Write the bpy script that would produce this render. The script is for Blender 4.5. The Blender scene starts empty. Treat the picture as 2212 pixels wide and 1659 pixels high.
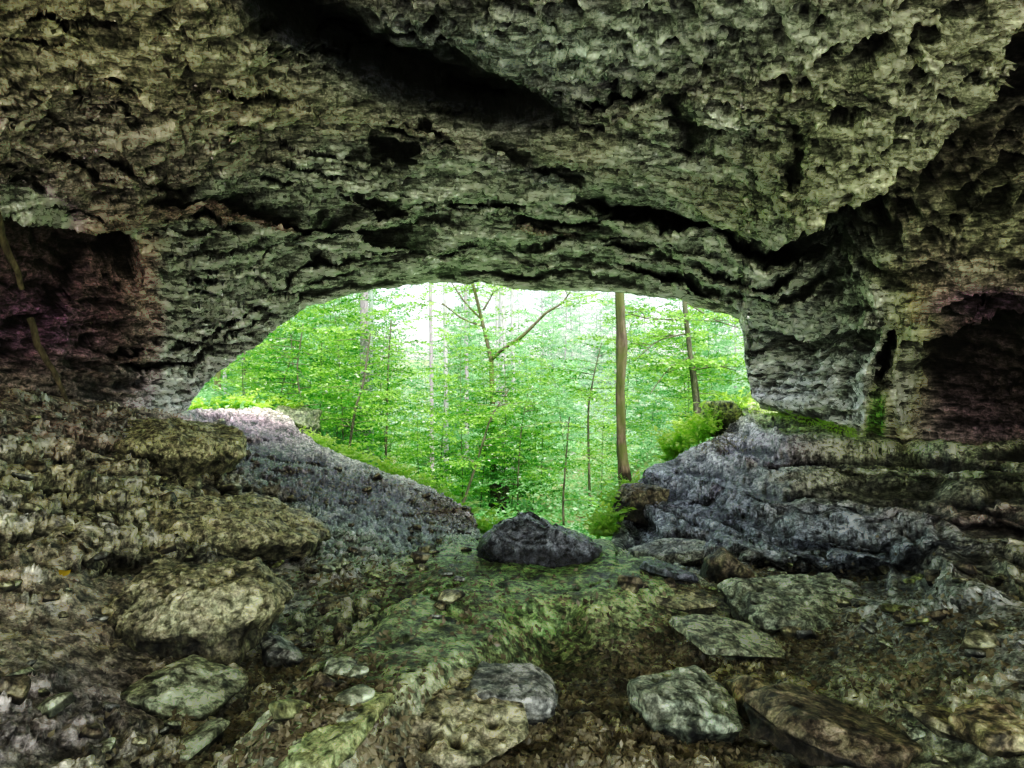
SKY_STRENGTH = 0.5
import bpy, bmesh, math, random
import numpy as np
from mathutils import Vector, Matrix, Euler
random.seed(7); rng = np.random.default_rng(7)
S = bpy.context.scene; COL = S.collection
F = 1522.0; CX, CY = 1106.0, 829.5          # focal length and centre of a 2212 x 1659 frame
f4 = np.float32

# ------------------------------------------------------------------ noise
def _h(i, j, k, s):
    n = (i.astype(np.int64) * 374761393 + j.astype(np.int64) * 668265263 + k.astype(np.int64) * 2147483647 + s * 1274126177) & 0xFFFFFFFF
    n = n.astype(np.uint32)
    n = (n ^ (n >> np.uint32(13))) * np.uint32(1274126177)
    n = (n ^ (n >> np.uint32(15))) * np.uint32(2246822519)
    return n ^ (n >> np.uint32(16))
def perlin(p, s=0):
    p = np.asarray(p, dtype=f4); i0 = np.floor(p).astype(np.int32); fr = (p - i0).astype(f4)
    u = fr * fr * fr * (fr * (fr * 6 - 15) + 10)
    out = np.zeros(len(p), f4)
    for dx in (0, 1):
        wx = u[:, 0] if dx else 1 - u[:, 0]
        for dy in (0, 1):
            wy = u[:, 1] if dy else 1 - u[:, 1]
            for dz in (0, 1):
                wz = u[:, 2] if dz else 1 - u[:, 2]
                h = _h(i0[:, 0] + dx, i0[:, 1] + dy, i0[:, 2] + dz, s)
                gx = (h & 1023).astype(f4) / 511.5 - 1; gy = ((h >> 10) & 1023).astype(f4) / 511.5 - 1; gz = ((h >> 20) & 1023).astype(f4) / 511.5 - 1
                out += wx * wy * wz * (gx * (fr[:, 0] - dx) + gy * (fr[:, 1] - dy) + gz * (fr[:, 2] - dz))
    return out * 1.25
def fbm(p, o=4, s=0, g=0.5, lac=2.03, ridge=False):
    p = np.asarray(p, f4); a = 1.0; t = 0; out = np.zeros(len(p), f4)
    for k in range(o):
        n = perlin(p, s + k * 17)
        if ridge: n = 1 - 2.4 * np.abs(n)
        out += a * n; t += a; a *= g; p = p * lac + 5.3
    return out / t
def worley(p, s=0):
    p = np.asarray(p, f4); i0 = np.floor(p).astype(np.int32); fr = p - i0
    f1 = np.full(len(p), 9, f4); f2 = np.full(len(p), 9, f4); idv = np.zeros(len(p), f4)
    for dx in (-1, 0, 1):
        for dy in (-1, 0, 1):
            for dz in (-1, 0, 1):
                h = _h(i0[:, 0] + dx, i0[:, 1] + dy, i0[:, 2] + dz, s)
                x = dx + (h & 1023).astype(f4) / 1023 - fr[:, 0]; y = dy + ((h >> 10) & 1023).astype(f4) / 1023 - fr[:, 1]; z = dz + ((h >> 20) & 1023).astype(f4) / 1023 - fr[:, 2]
                d = np.sqrt(x * x + y * y + z * z)
                m = d < f1
                f2 = np.where(m, f1, np.minimum(f2, d)); idv = np.where(m, (h & 255).astype(f4) / 255, idv); f1 = np.where(m, d, f1)
    return f1, f2, idv
def sst(a, b, x):
    t = np.clip((x - a) / (b - a), 0, 1); return t * t * (3 - 2 * t)
def terrace(t, k=5.0, lin=0.25):
    fl = np.floor(t); fr = t - fl
    return fl + lin * fr + (1 - lin) * fr ** k
def rbf(cp, cv, q):
    cp = np.asarray(cp, float); cv = np.asarray(cv, float); n = len(cp)
    K = np.linalg.norm(cp[:, None] - cp[None], axis=2); A = np.zeros((n + 4, n + 4)); A[:n, :n] = K + np.eye(n) * -1e-3
    A[:n, n] = 1; A[:n, n + 1:] = cp; A[n, :n] = 1; A[n + 1:, :n] = cp.T
    w = np.linalg.lstsq(A, np.concatenate([cv, np.zeros(4)]), rcond=None)[0]
    out = np.empty(len(q))
    for a in range(0, len(q), 40000):
        qq = q[a:a + 40000]
        out[a:a + 40000] = np.sqrt(((qq[:, None] - cp[None]) ** 2).sum(2)) @ w[:n] + w[n] + qq @ w[n + 1:]
    return out
def P(px, py, Y): return np.array([(px - CX) / F * Y, Y, (CY - py) / F * Y])
def dirs(px, py):
    d = np.stack([(px - CX) / F, np.ones_like(px), (CY - py) / F], -1); return d / np.linalg.norm(d, axis=-1, keepdims=True)
def seg_dist(px, py, pts):
    """distance to a polyline, side (+ = above/left of it in travel direction), fraction along"""
    D = np.full(px.shape, 1e9); SD = np.zeros(px.shape); T = np.zeros(px.shape); n = len(pts) - 1
    for i in range(n):
        ax, ay = pts[i][:2]; bx, by = pts[i + 1][:2]; vx, vy = bx - ax, by - ay; L2 = vx * vx + vy * vy
        t = np.clip(((px - ax) * vx + (py - ay) * vy) / L2, 0, 1)
        dx = px - ax - t * vx; dy = py - ay - t * vy; d = np.hypot(dx, dy)
        m = d < D; D = np.where(m, d, D); T = np.where(m, (i + t) / n, T)
        SD = np.where(m, np.sign(vx * dy - vy * dx) * -1, SD)
    return D, SD, T
# ------------------------------------------------------------------ meshes
def mesh_np(name, V, Fq, mat=None, smooth=True, attrs=None, parent=None, link=True, tri=False):
    me = bpy.data.meshes.new(name); V = np.asarray(V, f4); Fq = np.asarray(Fq, np.int32); k = Fq.shape[1]
    me.vertices.add(len(V)); me.vertices.foreach_set('co', V.ravel())
    me.loops.add(Fq.size); me.loops.foreach_set('vertex_index', Fq.ravel())
    me.polygons.add(len(Fq)); me.polygons.foreach_set('loop_start', np.arange(0, Fq.size, k, dtype=np.int32))
    me.polygons.foreach_set('loop_total', np.full(len(Fq), k, np.int32))
    me.polygons.foreach_set('use_smooth', np.full(len(Fq), smooth)); me.update(calc_edges=True)
    for n, a in (attrs or {}).items():
        a = np.asarray(a, f4)
        if a.ndim == 2:
            at = me.attributes.new(n, 'FLOAT_COLOR', 'POINT'); at.data.foreach_set('color', np.concatenate([a, np.ones((len(a), 1), f4)], 1).ravel())
        else:
            at = me.attributes.new(n, 'FLOAT', 'POINT'); at.data.foreach_set('value', a)
    if mat: me.materials.append(mat)
    if not link: return me
    return obj(name, me, parent)
def obj(name, me, parent=None):
    o = bpy.data.objects.new(name, me); COL.objects.link(o)
    if parent: o.parent = parent
    return o
def tag(o, label=None, cat=None, group=None, kind=None):
    if label: o['label'] = label
    if cat: o['category'] = cat
    if group: o['group'] = group
    if kind: o['kind'] = kind
    return o
def grid_faces(R, C, wrap=False):
    i = np.arange(R - 1)[:, None]; j = np.arange(C if wrap else C - 1)[None]
    a = i * C + j; b = i * C + (j + 1) % C
    return np.stack([a, b, b + C, a + C], -1).reshape(-1, 4)
class MB:
    def __init__(s): s.v = []; s.f = []; s.n = 0
    def add(s, V, Fq): s.v.append(np.asarray(V, float)); s.f.append(np.asarray(Fq) + s.n); s.n += len(V)
    def tube(s, pts, rad, k=6, seed=0, wob=0.0):
        pts = np.asarray(pts, float); rad = np.asarray(rad, float); n = len(pts)
        t = np.gradient(pts, axis=0); t /= np.linalg.norm(t, axis=1)[:, None] + 1e-9
        ref = np.array([0.13, 0.97, 0.2]); u = np.cross(t, ref); u /= np.linalg.norm(u, axis=1)[:, None] + 1e-9; w = np.cross(t, u)
        a = np.arange(k) / k * 2 * np.pi
        r = rad[:, None] * np.ones((1, k))
        if wob:
            q = np.stack([np.cos(a)[None] * 1.3 + np.zeros((n, 1)), np.sin(a)[None] * 1.3 + np.zeros((n, 1)), pts[:, 2:3] * 1.7 + seed + np.zeros((1, k))], -1).reshape(-1, 3)
            r = r * (1 + wob * fbm(q, 3, seed).reshape(n, k) * 2)
        V = pts[:, None] + r[..., None] * (np.cos(a)[None, :, None] * u[:, None] + np.sin(a)[None, :, None] * w[:, None])
        s.add(V.reshape(-1, 3), grid_faces(n, k, True))
    def build(s, name, mat, parent=None, smooth=True, link=True):
        return mesh_np(name, np.concatenate(s.v), np.concatenate(s.f), mat, smooth, None, parent, link)
# ------------------------------------------------------------------ materials
def mat_new(name):
    m = bpy.data.materials.new(name); m.use_nodes = True; nt = m.node_tree; nt.nodes.clear(); return m, nt
def N(nt, t, **k):
    n = nt.nodes.new(t)
    for a, b in k.items():
        if a in n.inputs: n.inputs[a].default_value = b
        else: setattr(n, a, b)
    return n
def math_n(nt, op, a, b=None, c=None):
    n = nt.nodes.new('ShaderNodeMath'); n.operation = op
    for i, v in enumerate((a, b, c)):
        if v is None: continue
        if isinstance(v, (int, float)): n.inputs[i].default_value = v
        else: nt.links.new(v, n.inputs[i])
    return n.outputs[0]
def mixc(nt, bt, fac, a, b):
    n = nt.nodes.new('ShaderNodeMix'); n.data_type = 'RGBA'; n.blend_type = bt
    for i, v in ((0, fac), (6, a), (7, b)):
        if isinstance(v, (int, float, tuple)): n.inputs[i].default_value = v
        else: nt.links.new(v, n.inputs[i])
    return n.outputs[2]
def ramp(nt, src, stops):
    n = nt.nodes.new('ShaderNodeValToRGB'); nt.links.new(src, n.inputs[0]); e = n.color_ramp.elements
    while len(e) < len(stops): e.new(0.5)
    for q, (p, c) in zip(e, stops): q.position = p; q.color = (c, c, c, 1) if isinstance(c, (int, float)) else (*c, 1)
    return n.outputs[0]
def rock_mat(name, tint=None, scale=1.0, rough=(0.55, 0.85), contrast=1.0, stretch=(1, 1, 1), wet=None, bump=0.6, dist=1.0):
    """limestone: mottled tint, dirt and painted shade in hollows and at stone bases, lichen specks, layered bump"""
    m, nt = mat_new(name); L = nt.links.new
    out = N(nt, 'ShaderNodeOutputMaterial'); bs = N(nt, 'ShaderNodeBsdfPrincipled'); L(bs.outputs[0], out.inputs[0])
    tc = N(nt, 'ShaderNodeTexCoord'); mp = N(nt, 'ShaderNodeMapping'); mp.inputs['Scale'].default_value = stretch; L(tc.outputs['Object'], mp.inputs[0]); v = mp.outputs[0]
    def noise(sc, det=6, rg=0.6, dist=0.0):
        n = N(nt, 'ShaderNodeTexNoise'); n.inputs['Scale'].default_value = sc * scale; n.inputs['Detail'].default_value = det; n.inputs['Roughness'].default_value = rg; n.inputs['Distortion'].default_value = dist
        L(v, n.inputs['Vector']); return n
    n1 = noise(3.1, 7, 0.62); n2 = noise(13, 6, 0.68, 0.5 * dist); n3 = noise(44, 4, 0.7); L(tc.outputs['Object'], n3.inputs['Vector']); n4 = noise(7, 6, 0.6, 0.8 * dist)
    hv2 = noise(10, 3, 0.6); L(tc.outputs['Object'], hv2.inputs['Vector'])
    if tint is None:
        at = N(nt, 'ShaderNodeAttribute', attribute_name='tint'); base = at.outputs['Color']
    else:
        base = tint
    a1 = ramp(nt, n1.outputs[0], [(0.32, 0.30), (0.5, 1.0), (0.64, 1.5)])
    a2 = ramp(nt, n2.outputs[0], [(0.36, 0.10), (0.47, 0.7), (0.60, 1.9)])
    a3 = ramp(nt, n3.outputs[0], [(0.34, 0.35), (0.5, 1.0), (0.66, 1.8)])
    c = mixc(nt, 'MULTIPLY', 0.8 * contrast if contrast < 1 else 0.8, base, a1)
    c = mixc(nt, 'MULTIPLY', min(1, 0.9 * contrast), c, a2); c = mixc(nt, 'MULTIPLY', 0.75, c, a3); c = mixc(nt, 'MULTIPLY', 0.85, c, ramp(nt, n4.outputs[0], [(0.37, 0.12), (0.46, 0.95), (0.66, 1.5)]))
    hv = noise(2.1, 3, 0.5); hs = N(nt, 'ShaderNodeHueSaturation'); L(math_n(nt, 'ADD', math_n(nt, 'MULTIPLY_ADD', hv.outputs[0], 0.06, 0.40), math_n(nt, 'MULTIPLY', hv2.outputs[0], 0.14)), hs.inputs['Hue']); hs.inputs['Saturation'].default_value = 1.14; L(c, hs.inputs['Color']); c = hs.outputs[0]
    cv = N(nt, 'ShaderNodeAttribute', attribute_name='cav_shade')
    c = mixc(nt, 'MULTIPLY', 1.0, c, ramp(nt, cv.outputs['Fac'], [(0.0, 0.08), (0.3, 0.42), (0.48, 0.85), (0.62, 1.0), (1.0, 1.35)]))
    L(c, bs.inputs['Base Color'])
    wt = N(nt, 'ShaderNodeAttribute', attribute_name='wet')
    r0 = math_n(nt, 'MULTIPLY_ADD', n2.outputs[0], rough[1] - rough[0], rough[0])
    L(math_n(nt, 'SUBTRACT', r0, math_n(nt, 'MULTIPLY', wt.outputs['Fac'], 0.42)), bs.inputs['Roughness'])
    bs.inputs['Specular IOR Level'].default_value = 0.5
    h = math_n(nt, 'ADD', math_n(nt, 'MULTIPLY', n2.outputs[0], 0.05 / scale), math_n(nt, 'MULTIPLY', n3.outputs[0], 0.018 / scale))
    b = N(nt, 'ShaderNodeBump'); b.inputs['Strength'].default_value = bump; b.inputs['Distance'].default_value = 1.0; L(h, b.inputs['Height']); L(b.outputs[0], bs.inputs['Normal'])
    return m
def leaf_mat(name, c1, c2, trans=0.45, sc=1.4):
    m, nt = mat_new(name); L = nt.links.new; out = N(nt, 'ShaderNodeOutputMaterial')
    ge = N(nt, 'ShaderNodeNewGeometry'); tc = N(nt, 'ShaderNodeTexCoord'); oi = N(nt, 'ShaderNodeObjectInfo')
    n = N(nt, 'ShaderNodeTexNoise'); n.inputs['Scale'].default_value = sc; n.inputs['Detail'].default_value = 3; L(ge.outputs['Position'], n.inputs['Vector'])
    f = math_n(nt, 'ADD', math_n(nt, 'MULTIPLY', ge.outputs['Random Per Island'], 0.55), math_n(nt, 'ADD', math_n(nt, 'MULTIPLY', n.outputs[0], 2.0), math_n(nt, 'MULTIPLY_ADD', oi.outputs['Random'], 0.4, -0.98)))
    c = ramp(nt, f, [(0.1, c1), (0.9, c2)])
    d = N(nt, 'ShaderNodeBsdfDiffuse'); t = N(nt, 'ShaderNodeBsdfTranslucent'); g = N(nt, 'ShaderNodeBsdfGlossy'); g.inputs['Roughness'].default_value = 0.35; g.inputs['Color'].default_value = (1, 1, 1, 1)
    L(c, d.inputs[0]); L(c, t.inputs[0]); mx = N(nt, 'ShaderNodeMixShader'); mx.inputs[0].default_value = trans; L(d.outputs[0], mx.inputs[1]); L(t.outputs[0], mx.inputs[2])
    m2 = N(nt, 'ShaderNodeMixShader'); m2.inputs[0].default_value = 0.05; L(mx.outputs[0], m2.inputs[1]); L(g.outputs[0], m2.inputs[2]); L(m2.outputs[0], out.inputs[0]); return m
def bark_mat(name, c1, c2, moss=(0.10, 0.13, 0.03), mossamt=0.35, sc=9):
    m, nt = mat_new(name); L = nt.links.new; out = N(nt, 'ShaderNodeOutputMaterial'); bs = N(nt, 'ShaderNodeBsdfPrincipled'); L(bs.outputs[0], out.inputs[0])
    tc = N(nt, 'ShaderNodeTexCoord'); mp = N(nt, 'ShaderNodeMapping'); mp.inputs['Scale'].default_value = (1, 1, 0.22); L(tc.outputs['Object'], mp.inputs[0])
    n = N(nt, 'ShaderNodeTexNoise'); n.inputs['Scale'].default_value = sc * 2; n.inputs['Detail'].default_value = 6; n.inputs['Roughness'].default_value = 0.7; L(mp.outputs[0], n.inputs['Vector'])
    k = N(nt, 'ShaderNodeTexNoise'); k.inputs['Scale'].default_value = 2.2; k.inputs['Detail'].default_value = 5; L(tc.outputs['Object'], k.inputs['Vector'])
    c = ramp(nt, n.outputs[0], [(0.36, c1), (0.62, c2)]); c = mixc(nt, 'MIX', math_n(nt, 'MULTIPLY', ramp(nt, k.outputs[0], [(0.44, 0.0), (0.58, 1.0)]), mossamt), c, (*moss, 1))
    L(c, bs.inputs['Base Color']); bs.inputs['Roughness'].default_value = 0.9
    b = N(nt, 'ShaderNodeBump'); b.inputs['Strength'].default_value = 0.7; b.inputs['Distance'].default_value = 0.03; L(n.outputs[0], b.inputs['Height']); L(b.outputs[0], bs.inputs['Normal']); return m
# ------------------------------------------------------------------ cave shells
fx = np.concatenate([np.arange(-200, 2413, 2.5)])
az_f = np.arctan((fx - CX) / F)
nside = 60
az_r = az_f[-1] + (math.pi - az_f[-1]) * (np.arange(1, nside + 1) / nside) ** 1.3
az_l = -(-az_f[0] + (math.pi + az_f[0]) * (np.arange(1, nside) / nside) ** 1.3)[::-1]
AZ = np.concatenate([az_l, az_f, az_r]); C = len(AZ); front = np.abs(AZ) < 0.72
fpx = np.where(np.abs(AZ) < 1.35, CX + F * np.tan(np.clip(AZ, -1.35, 1.35)), np.sign(AZ) * 7000)
def interp(pts, x): a = np.array(pts, float); return np.interp(x, a[:, 0], a[:, 1])
def py2el(py): return np.arctan((CY - py) / F * np.cos(np.clip(AZ, -1.5, 1.5)))
LIP = [(-250, 835), (0, 830), (150, 858), (300, 890), (385, 893), (400, 885), (418, 860), (445, 825), (480, 800), (520, 768), (562, 742), (580, 722), (612, 697), (650, 668), (672, 655), (700, 652), (760, 633), (830, 621), (880, 612), (960, 607), (1040, 609), (1100, 620), (1150, 627), (1230, 629), (1330, 630), (1400, 636), (1470, 641), (1500, 660), (1560, 676), (1596, 689), (1604, 720), (1612, 790), (1622, 850), (1636, 868), (1700, 888), (1760, 905), (1850, 932), (1950, 958), (2100, 965), (2212, 950), (2500, 930)]
SILL = [(-250, 815), (0, 822), (100, 838), (200, 855), (300, 870), (345, 886), (400, 887), (470, 884), (560, 884), (600, 886), (630, 905), (650, 935), (700, 966), (760, 992), (820, 1012), (880, 1038), (940, 1060), (985, 1085), (1020, 1118), (1040, 1160), (1100, 1185), (1250, 1190), (1318, 1180), (1330, 1140), (1340, 1090), (1362, 1048), (1400, 1008), (1450, 985), (1500, 962), (1560, 935), (1580, 905), (1600, 878), (1625, 864), (1700, 880), (1760, 896), (1850, 925), (1950, 945), (2100, 955), (2212, 940), (2500, 920)]
E_BACK = math.radians(15)  # unseen opening behind the camera, added to let in fill light
def make_dirs(el, az): return np.stack([np.sin(az) * np.cos(el), np.cos(az) * np.cos(el), np.sin(el)], -1)
def normals(Pg, wrap=True):
    du = np.roll(Pg, -1, 1) - np.roll(Pg, 1, 1); dv = np.empty_like(Pg); dv[1:-1] = Pg[2:] - Pg[:-2]; dv[0] = Pg[1] - Pg[0]; dv[-1] = Pg[-1] - Pg[-2]
    n = np.cross(du, dv); n /= np.linalg.norm(n, axis=2)[..., None] + 1e-12; return n
def blob(px, py, x, y, rx, ry, ang=0):
    a = math.radians(ang); dx = px - x; dy = py - y; u = dx * math.cos(a) + dy * math.sin(a); v = -dx * math.sin(a) + dy * math.cos(a)
    return np.exp(-((u / rx) ** 2 + (v / ry) ** 2))

# --- roof and walls
nl = interp(LIP, fpx); rj = np.random.default_rng(3)
jit = fbm(np.stack([fpx / 38, fpx * 0, fpx * 0], 1), 4, 5) * 7
el_lo = py2el(nl + jit)
back = sst(1.15, 2.1, np.abs(AZ)); el_lo = el_lo * (1 - back) + E_BACK * back
el_top = np.where(front, py2el(np.full(C, -70.0)), math.radians(29)); el_top = np.maximum(el_top, el_lo + 0.05)
RM, RT = 380, 46
t1 = np.linspace(0, 1, RM); t2 = (np.arange(1, RT + 1) / RT)
EL = np.concatenate([el_lo[None] + (el_top - el_lo)[None] * t1[:, None], el_top[None] + (math.radians(89.5) - el_top)[None] * t2[:, None]], 0)
roofc = [(400, 885, 9.9), (480, 800, 10), (562, 742, 10), (700, 650, 10), (830, 620, 10.1), (1000, 608, 10.3), (1150, 628, 10.1), (1330, 630, 9.9), (1470, 650, 9.7), (1598, 688, 9.6),
 (1612, 790, 10.8), (1640, 868, 10.6), (1700, 760, 9.8), (1720, 850, 9.8), (1830, 850, 8.9), (1830, 780, 8.7), (1870, 700, 7.6), (1960, 850, 8.7), (2100, 850, 8.4), (2212, 850, 7.7), (1960, 930, 9.0), (2212, 930, 8.2), (2100, 740, 7.2), (2212, 640, 6.4), (2000, 640, 6.9),
 (0, 0, 3.9), (400, 0, 4.1), (800, 0, 4.6), (1100, 0, 4.3), (1500, 0, 4.0), (1800, 0, 3.9), (2212, 0, 4.3),
 (0, 200, 4.3), (400, 200, 4.9), (800, 200, 5.5), (1100, 200, 5.5), (1500, 200, 5.0), (1800, 200, 4.6), (2080, 200, 4.5), (2212, 200, 5.2),
 (0, 400, 4.9), (400, 400, 6.0), (800, 400, 6.9), (1100, 400, 7.1), (1500, 400, 6.7), (1750, 420, 5.6), (2000, 400, 5.6), (2212, 400, 5.8),
 (0, 560, 6.2), (200, 600, 7.4), (320, 540, 7.4), (600, 520, 8.2), (1000, 530, 8.9), (1400, 540, 8.7), (1650, 560, 7.6), (1800, 560, 6.6), (2212, 520, 6.2), (500, 640, 8.9), (380, 720, 8.9), (650, 600, 9.2),
 (0, 760, 7.0), (150, 760, 7.9), (300, 800, 8.8), (0, 840, 7.0), (150, 860, 7.8), (300, 890, 8.9), (360, 850, 9.4)]
cp, cv = [], []
for a, b, Y in roofc:
    p = P(a, b, Y); r = np.linalg.norm(p); cp.append(p / r); cv.append(math.log(r))
for az, el, r in [(0, 45, 3.2), (0, 70, 2.7), (0, 90, 2.6), (60, 5, 6.5), (60, 30, 4.5), (60, 60, 3.2), (-60, 0, 5.6), (-60, 30, 4.2), (-60, 60, 3.0), (100, 5, 6), (100, 35, 4.2), (-100, 0, 5.2), (-100, 35, 4.0), (140, 20, 6), (-140, 20, 6), (140, 48, 3.7), (-140, 48, 3.7), (180, 10, 8), (180, 45, 4.2), (180, 70, 3)]:
    a, e = math.radians(az), math.radians(el); cp.append([math.sin(a) * math.cos(e), math.cos(a) * math.cos(e), math.sin(e)]); cv.append(math.log(r))
cpr, cvr = cp, cv
def grid_px(D):
    ok = D[..., 1] > 0.15
    return np.where(ok, CX + F * D[..., 0] / np.maximum(D[..., 1], 0.15), 9999.0), np.where(ok, CY - F * D[..., 2] / np.maximum(D[..., 1], 0.15), 9999.0)
def stroke(pts, w, depth, W=0.0, side=1):
    global h, hr, stain
    d, s, t = seg_dist(pxw[vis], pyw[vis], pts); tap = sst(0, 0.12, t) * sst(1, 0.88, t) * 0.85 + 0.15 * (t > 0) * (t < 1)
    if W == 0: a = np.exp(-(d / w) ** 2)
    else:
        sd = d * s * side; a = np.where(sd > 0, (1 - np.exp(-sd / max(w * 0.5, 1))) * np.exp(-sd / W), 0) * 1.25
    
    if W < 60: hr[vis] += depth * STS * a * tap * 0.9
    else: h[vis] += depth * 0.6 * a * tap
    stain[vis] += depth * STS * a * tap * (1.0 if W < 60 else 0.35)  # collects the shade of cracks and hollows, painted into the colour later
def redistribute(fn, EL, AZ, n_fix):
    """second pass: respace the rows so that steep faces get as many rows as they need"""
    cs = np.unique(np.concatenate([np.arange(0, len(AZ), 4), [len(AZ) - 1]])); Pc = fn(EL[:, cs], AZ[cs])[0]
    w = np.linalg.norm(np.diff(Pc, axis=0), axis=2) / np.linalg.norm(Pc[1:], axis=2); base_w = np.abs(np.diff(EL[:, cs], axis=0))
    w = np.minimum(w, base_w * 9 + 1e-5) + base_w * 1.2; k = np.ones(7) / 7
    w = np.apply_along_axis(lambda r: np.convolve(np.pad(r, 3, mode='edge'), k, 'valid'), 1, w)
    wf = np.stack([np.interp(np.arange(len(AZ)), cs, w[i]) for i in range(len(w))])
    cum = np.concatenate([np.zeros((1, len(AZ))), np.cumsum(wf, 0)]); out = np.empty_like(EL)
    for c in range(len(AZ)): out[:, c] = np.interp(np.linspace(0, cum[-1, c], EL.shape[0]), cum[:, c], EL[:, c])
    return out
def roof_eval(EL, AZc):
    global h, pxw, pyw, vis, stain, STS, hr
    D = make_dirs(EL, np.broadcast_to(AZc[None], EL.shape)); PX, PY = grid_px(D); cp, cv = cpr, cvr
    Rr = np.exp(rbf(cp, cv, D.reshape(-1, 3))).reshape(EL.shape)
    base = D * Rr[..., None]; nrm = normals(base)
    nrm = np.where((nrm * D).sum(-1, keepdims=True) < 0, -nrm, nrm)       # points into the rock
    q = base.reshape(-1, 3); px = PX.ravel(); py = PY.ravel()
    wx = fbm(q * 0.9, 3, 41); wy = fbm(q * 0.9, 3, 42); wz = fbm(q * 1.3, 3, 43)
    qw = q + np.stack([wx, wy, wz], 1) * 0.35
    # zones
    honey = np.clip(sst(1150, 1330, px) * sst(330, 160, py) + sst(1640, 1760, px) * sst(720, 560, py), 0, 1)
    honey = np.clip(honey + 0.9 * sst(650, 880, px) * sst(200, 90, py) * sst(0, 60, px), 0, 1)
    strata = np.clip(sst(480, 620, py) * sst(900, 620, px) + sst(1560, 1640, px) * sst(620, 720, py), 0, 1)
    plainw = np.clip(sst(330, 250, px) * sst(470, 520, py) + 0.9 * sst(1880, 1990, px) * sst(640, 720, py), 0, 1)
    flake = np.clip(1 - 0.75 * honey - 0.6 * strata - 0.8 * plainw, 0, 1); honey *= 1 - plainw
    # large undulation
    h = 0.16 * fbm(q * 0.8, 4, 1) * (0.6 + 0.6 * honey)
    qa = qw * np.array([0.42, 1.0, 0.8]); n1 = fbm(qa * 1.5, 5, 11, 0.5)
    h += flake * (0.30 * terrace(n1 * 7.0, 9, 0.1) / 7.0)
    zz = q[:, 2] / 0.115 + 1.3 * fbm(q * np.array([0.5, 0.5, 1.2]), 4, 21) * 3 + q[:, 0] * 0.25
    lay = perlin(np.stack([np.floor(zz) * 7.31, q[:, 0] * 0.9 + np.floor(zz) * 3.1, q[:, 1] * 0.9], 1), 22); fr = zz - np.floor(zz)
    h += strata * (0.14 * lay - 0.05 * sst(0.0, 0.25, fr) * sst(1.0, 0.8, fr))
    f1, f2, idc = worley(qw * 3.6 + fbm(q * 4, 2, 31)[:, None] * 0.5, 32); h += honey * (0.21 * sst(0.0, 0.5, f2 - f1) * (0.1 + idc) + 0.12 * fbm(q * 1.8, 3, 34) - 0.10)
    # drawn cracks, ledges and hollows
    wob = fbm(np.stack([px / 60, py / 60, px * 0], 1), 4, 51) * 26; wob2 = fbm(np.stack([px / 60, py / 60, px * 0 + 9], 1), 4, 52) * 22
    pxw = px + wob; pyw = py + wob2
    vis = (np.abs(px - 1106) < 1500) & (py < 1100) & (py > -300)
    stain = np.zeros(len(px)); hr = np.zeros(len(px)); STS = 1
    stroke([(1235, 425), (1255, 432), (1330, 455), (1400, 478), (1500, 500), (1560, 515), (1610, 545), (1650, 575), (1700, 612), (1740, 640)], 7, 0.28, 22)
    stroke([(1245, 428), (1330, 452), (1400, 474), (1500, 494), (1560, 508), (1610, 540), (1650, 570), (1700, 608)], 12, 1.0)
    stroke([(1040, 322), (1130, 360), (1190, 388), (1262, 408)], 9, 0.35, 24)
    stroke([(500, -60), (560, 5), (640, 65), (700, 105), (800, 170), (900, 215), (1000, 250), (1100, 275), (1210, 285)], 26, 0.40, 80)
    stroke([(520, -40), (640, 40), (720, 90), (820, 140), (900, 185), (1000, 210), (1150, 250)], 55, 0.55)
    stroke([(800, 335), (850, 325), (900, 340)], 26, 0.35)
    stroke([(600, 478), (660, 496), (740, 510), (850, 530), (900, 540), (950, 565)], 8, 0.45, 26)
    stroke([(300, 452), (430, 455), (520, 470), (590, 484), (640, 490)], 8, 0.50, 30)
    stroke([(1100, 500), (1180, 505), (1260, 512), (1350, 532)], 9, 0.50, 28)
    stroke([(300, 508), (400, 512), (560, 508)], 6, 0.30, 16)
    stroke([(330, 560), (430, 552), (560, 545), (700, 530)], 6, 0.22, 14)
    stroke([(760, 585), (820, 575), (900, 560), (990, 566)], 6, 0.20, 14)
    stroke([(1390, 598), (1440, 612), (1480, 612)], 8, 0.32, 24)
    stroke([(1480, 612), (1530, 632), (1590, 660)], 5, 0.24, 12)
    stroke([(1080, 565), (1180, 580), (1260, 590), (1340, 586)], 5, 0.20, 14)
    stroke([(540, 640), (620, 618), (700, 600), (760, 590)], 5, 0.18, 14)
    stroke([(1430, 190), (1470, 250), (1495, 300), (1480, 350)], 20, 0.35)
    stroke([(1250, 250), (1330, 215), (1400, 190)], 18, 0.40)
    stroke([(1700, 250), (1722, 330), (1700, 420)], 16, 0.30)
    stroke([(1640, 560), (1720, 520), (1790, 470), (1900, 410), (2010, 330), (2090, 250), (2170, 160), (2180, 60)], 12, 1.1, 170, -1)
    stroke([(1980, 140), (2080, 130), (2150, 160)], 30, -0.30)
    stroke([(1745, 600), (1850, 560), (1960, 540)], 40, 0.22)
    stroke([(1650, 712), (1760, 745), (1900, 730), (2000, 700), (2080, 665), (2240, 655)], 10, 0.75, 90, -1)
    stroke([(1600, 765), (1700, 772), (1800, 780), (1850, 786)], 5, 0.28, 12)
    stroke([(1840, 640), (1900, 690), (1960, 690), (2050, 650)], 24, -0.28)
    stroke([(1930, 800), (1990, 790), (2100, 745), (2230, 735)], 12, 0.5, 120, -1)
    stroke([(1610, 850), (1700, 880), (1800, 905)], 6, 0.25, 12, -1)
    stroke([(-60, 470), (60, 495), (160, 500), (270, 498), (310, 560), (300, 640)], 8, 0.9, 120, -1)
    rc = random.Random(77)
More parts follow.
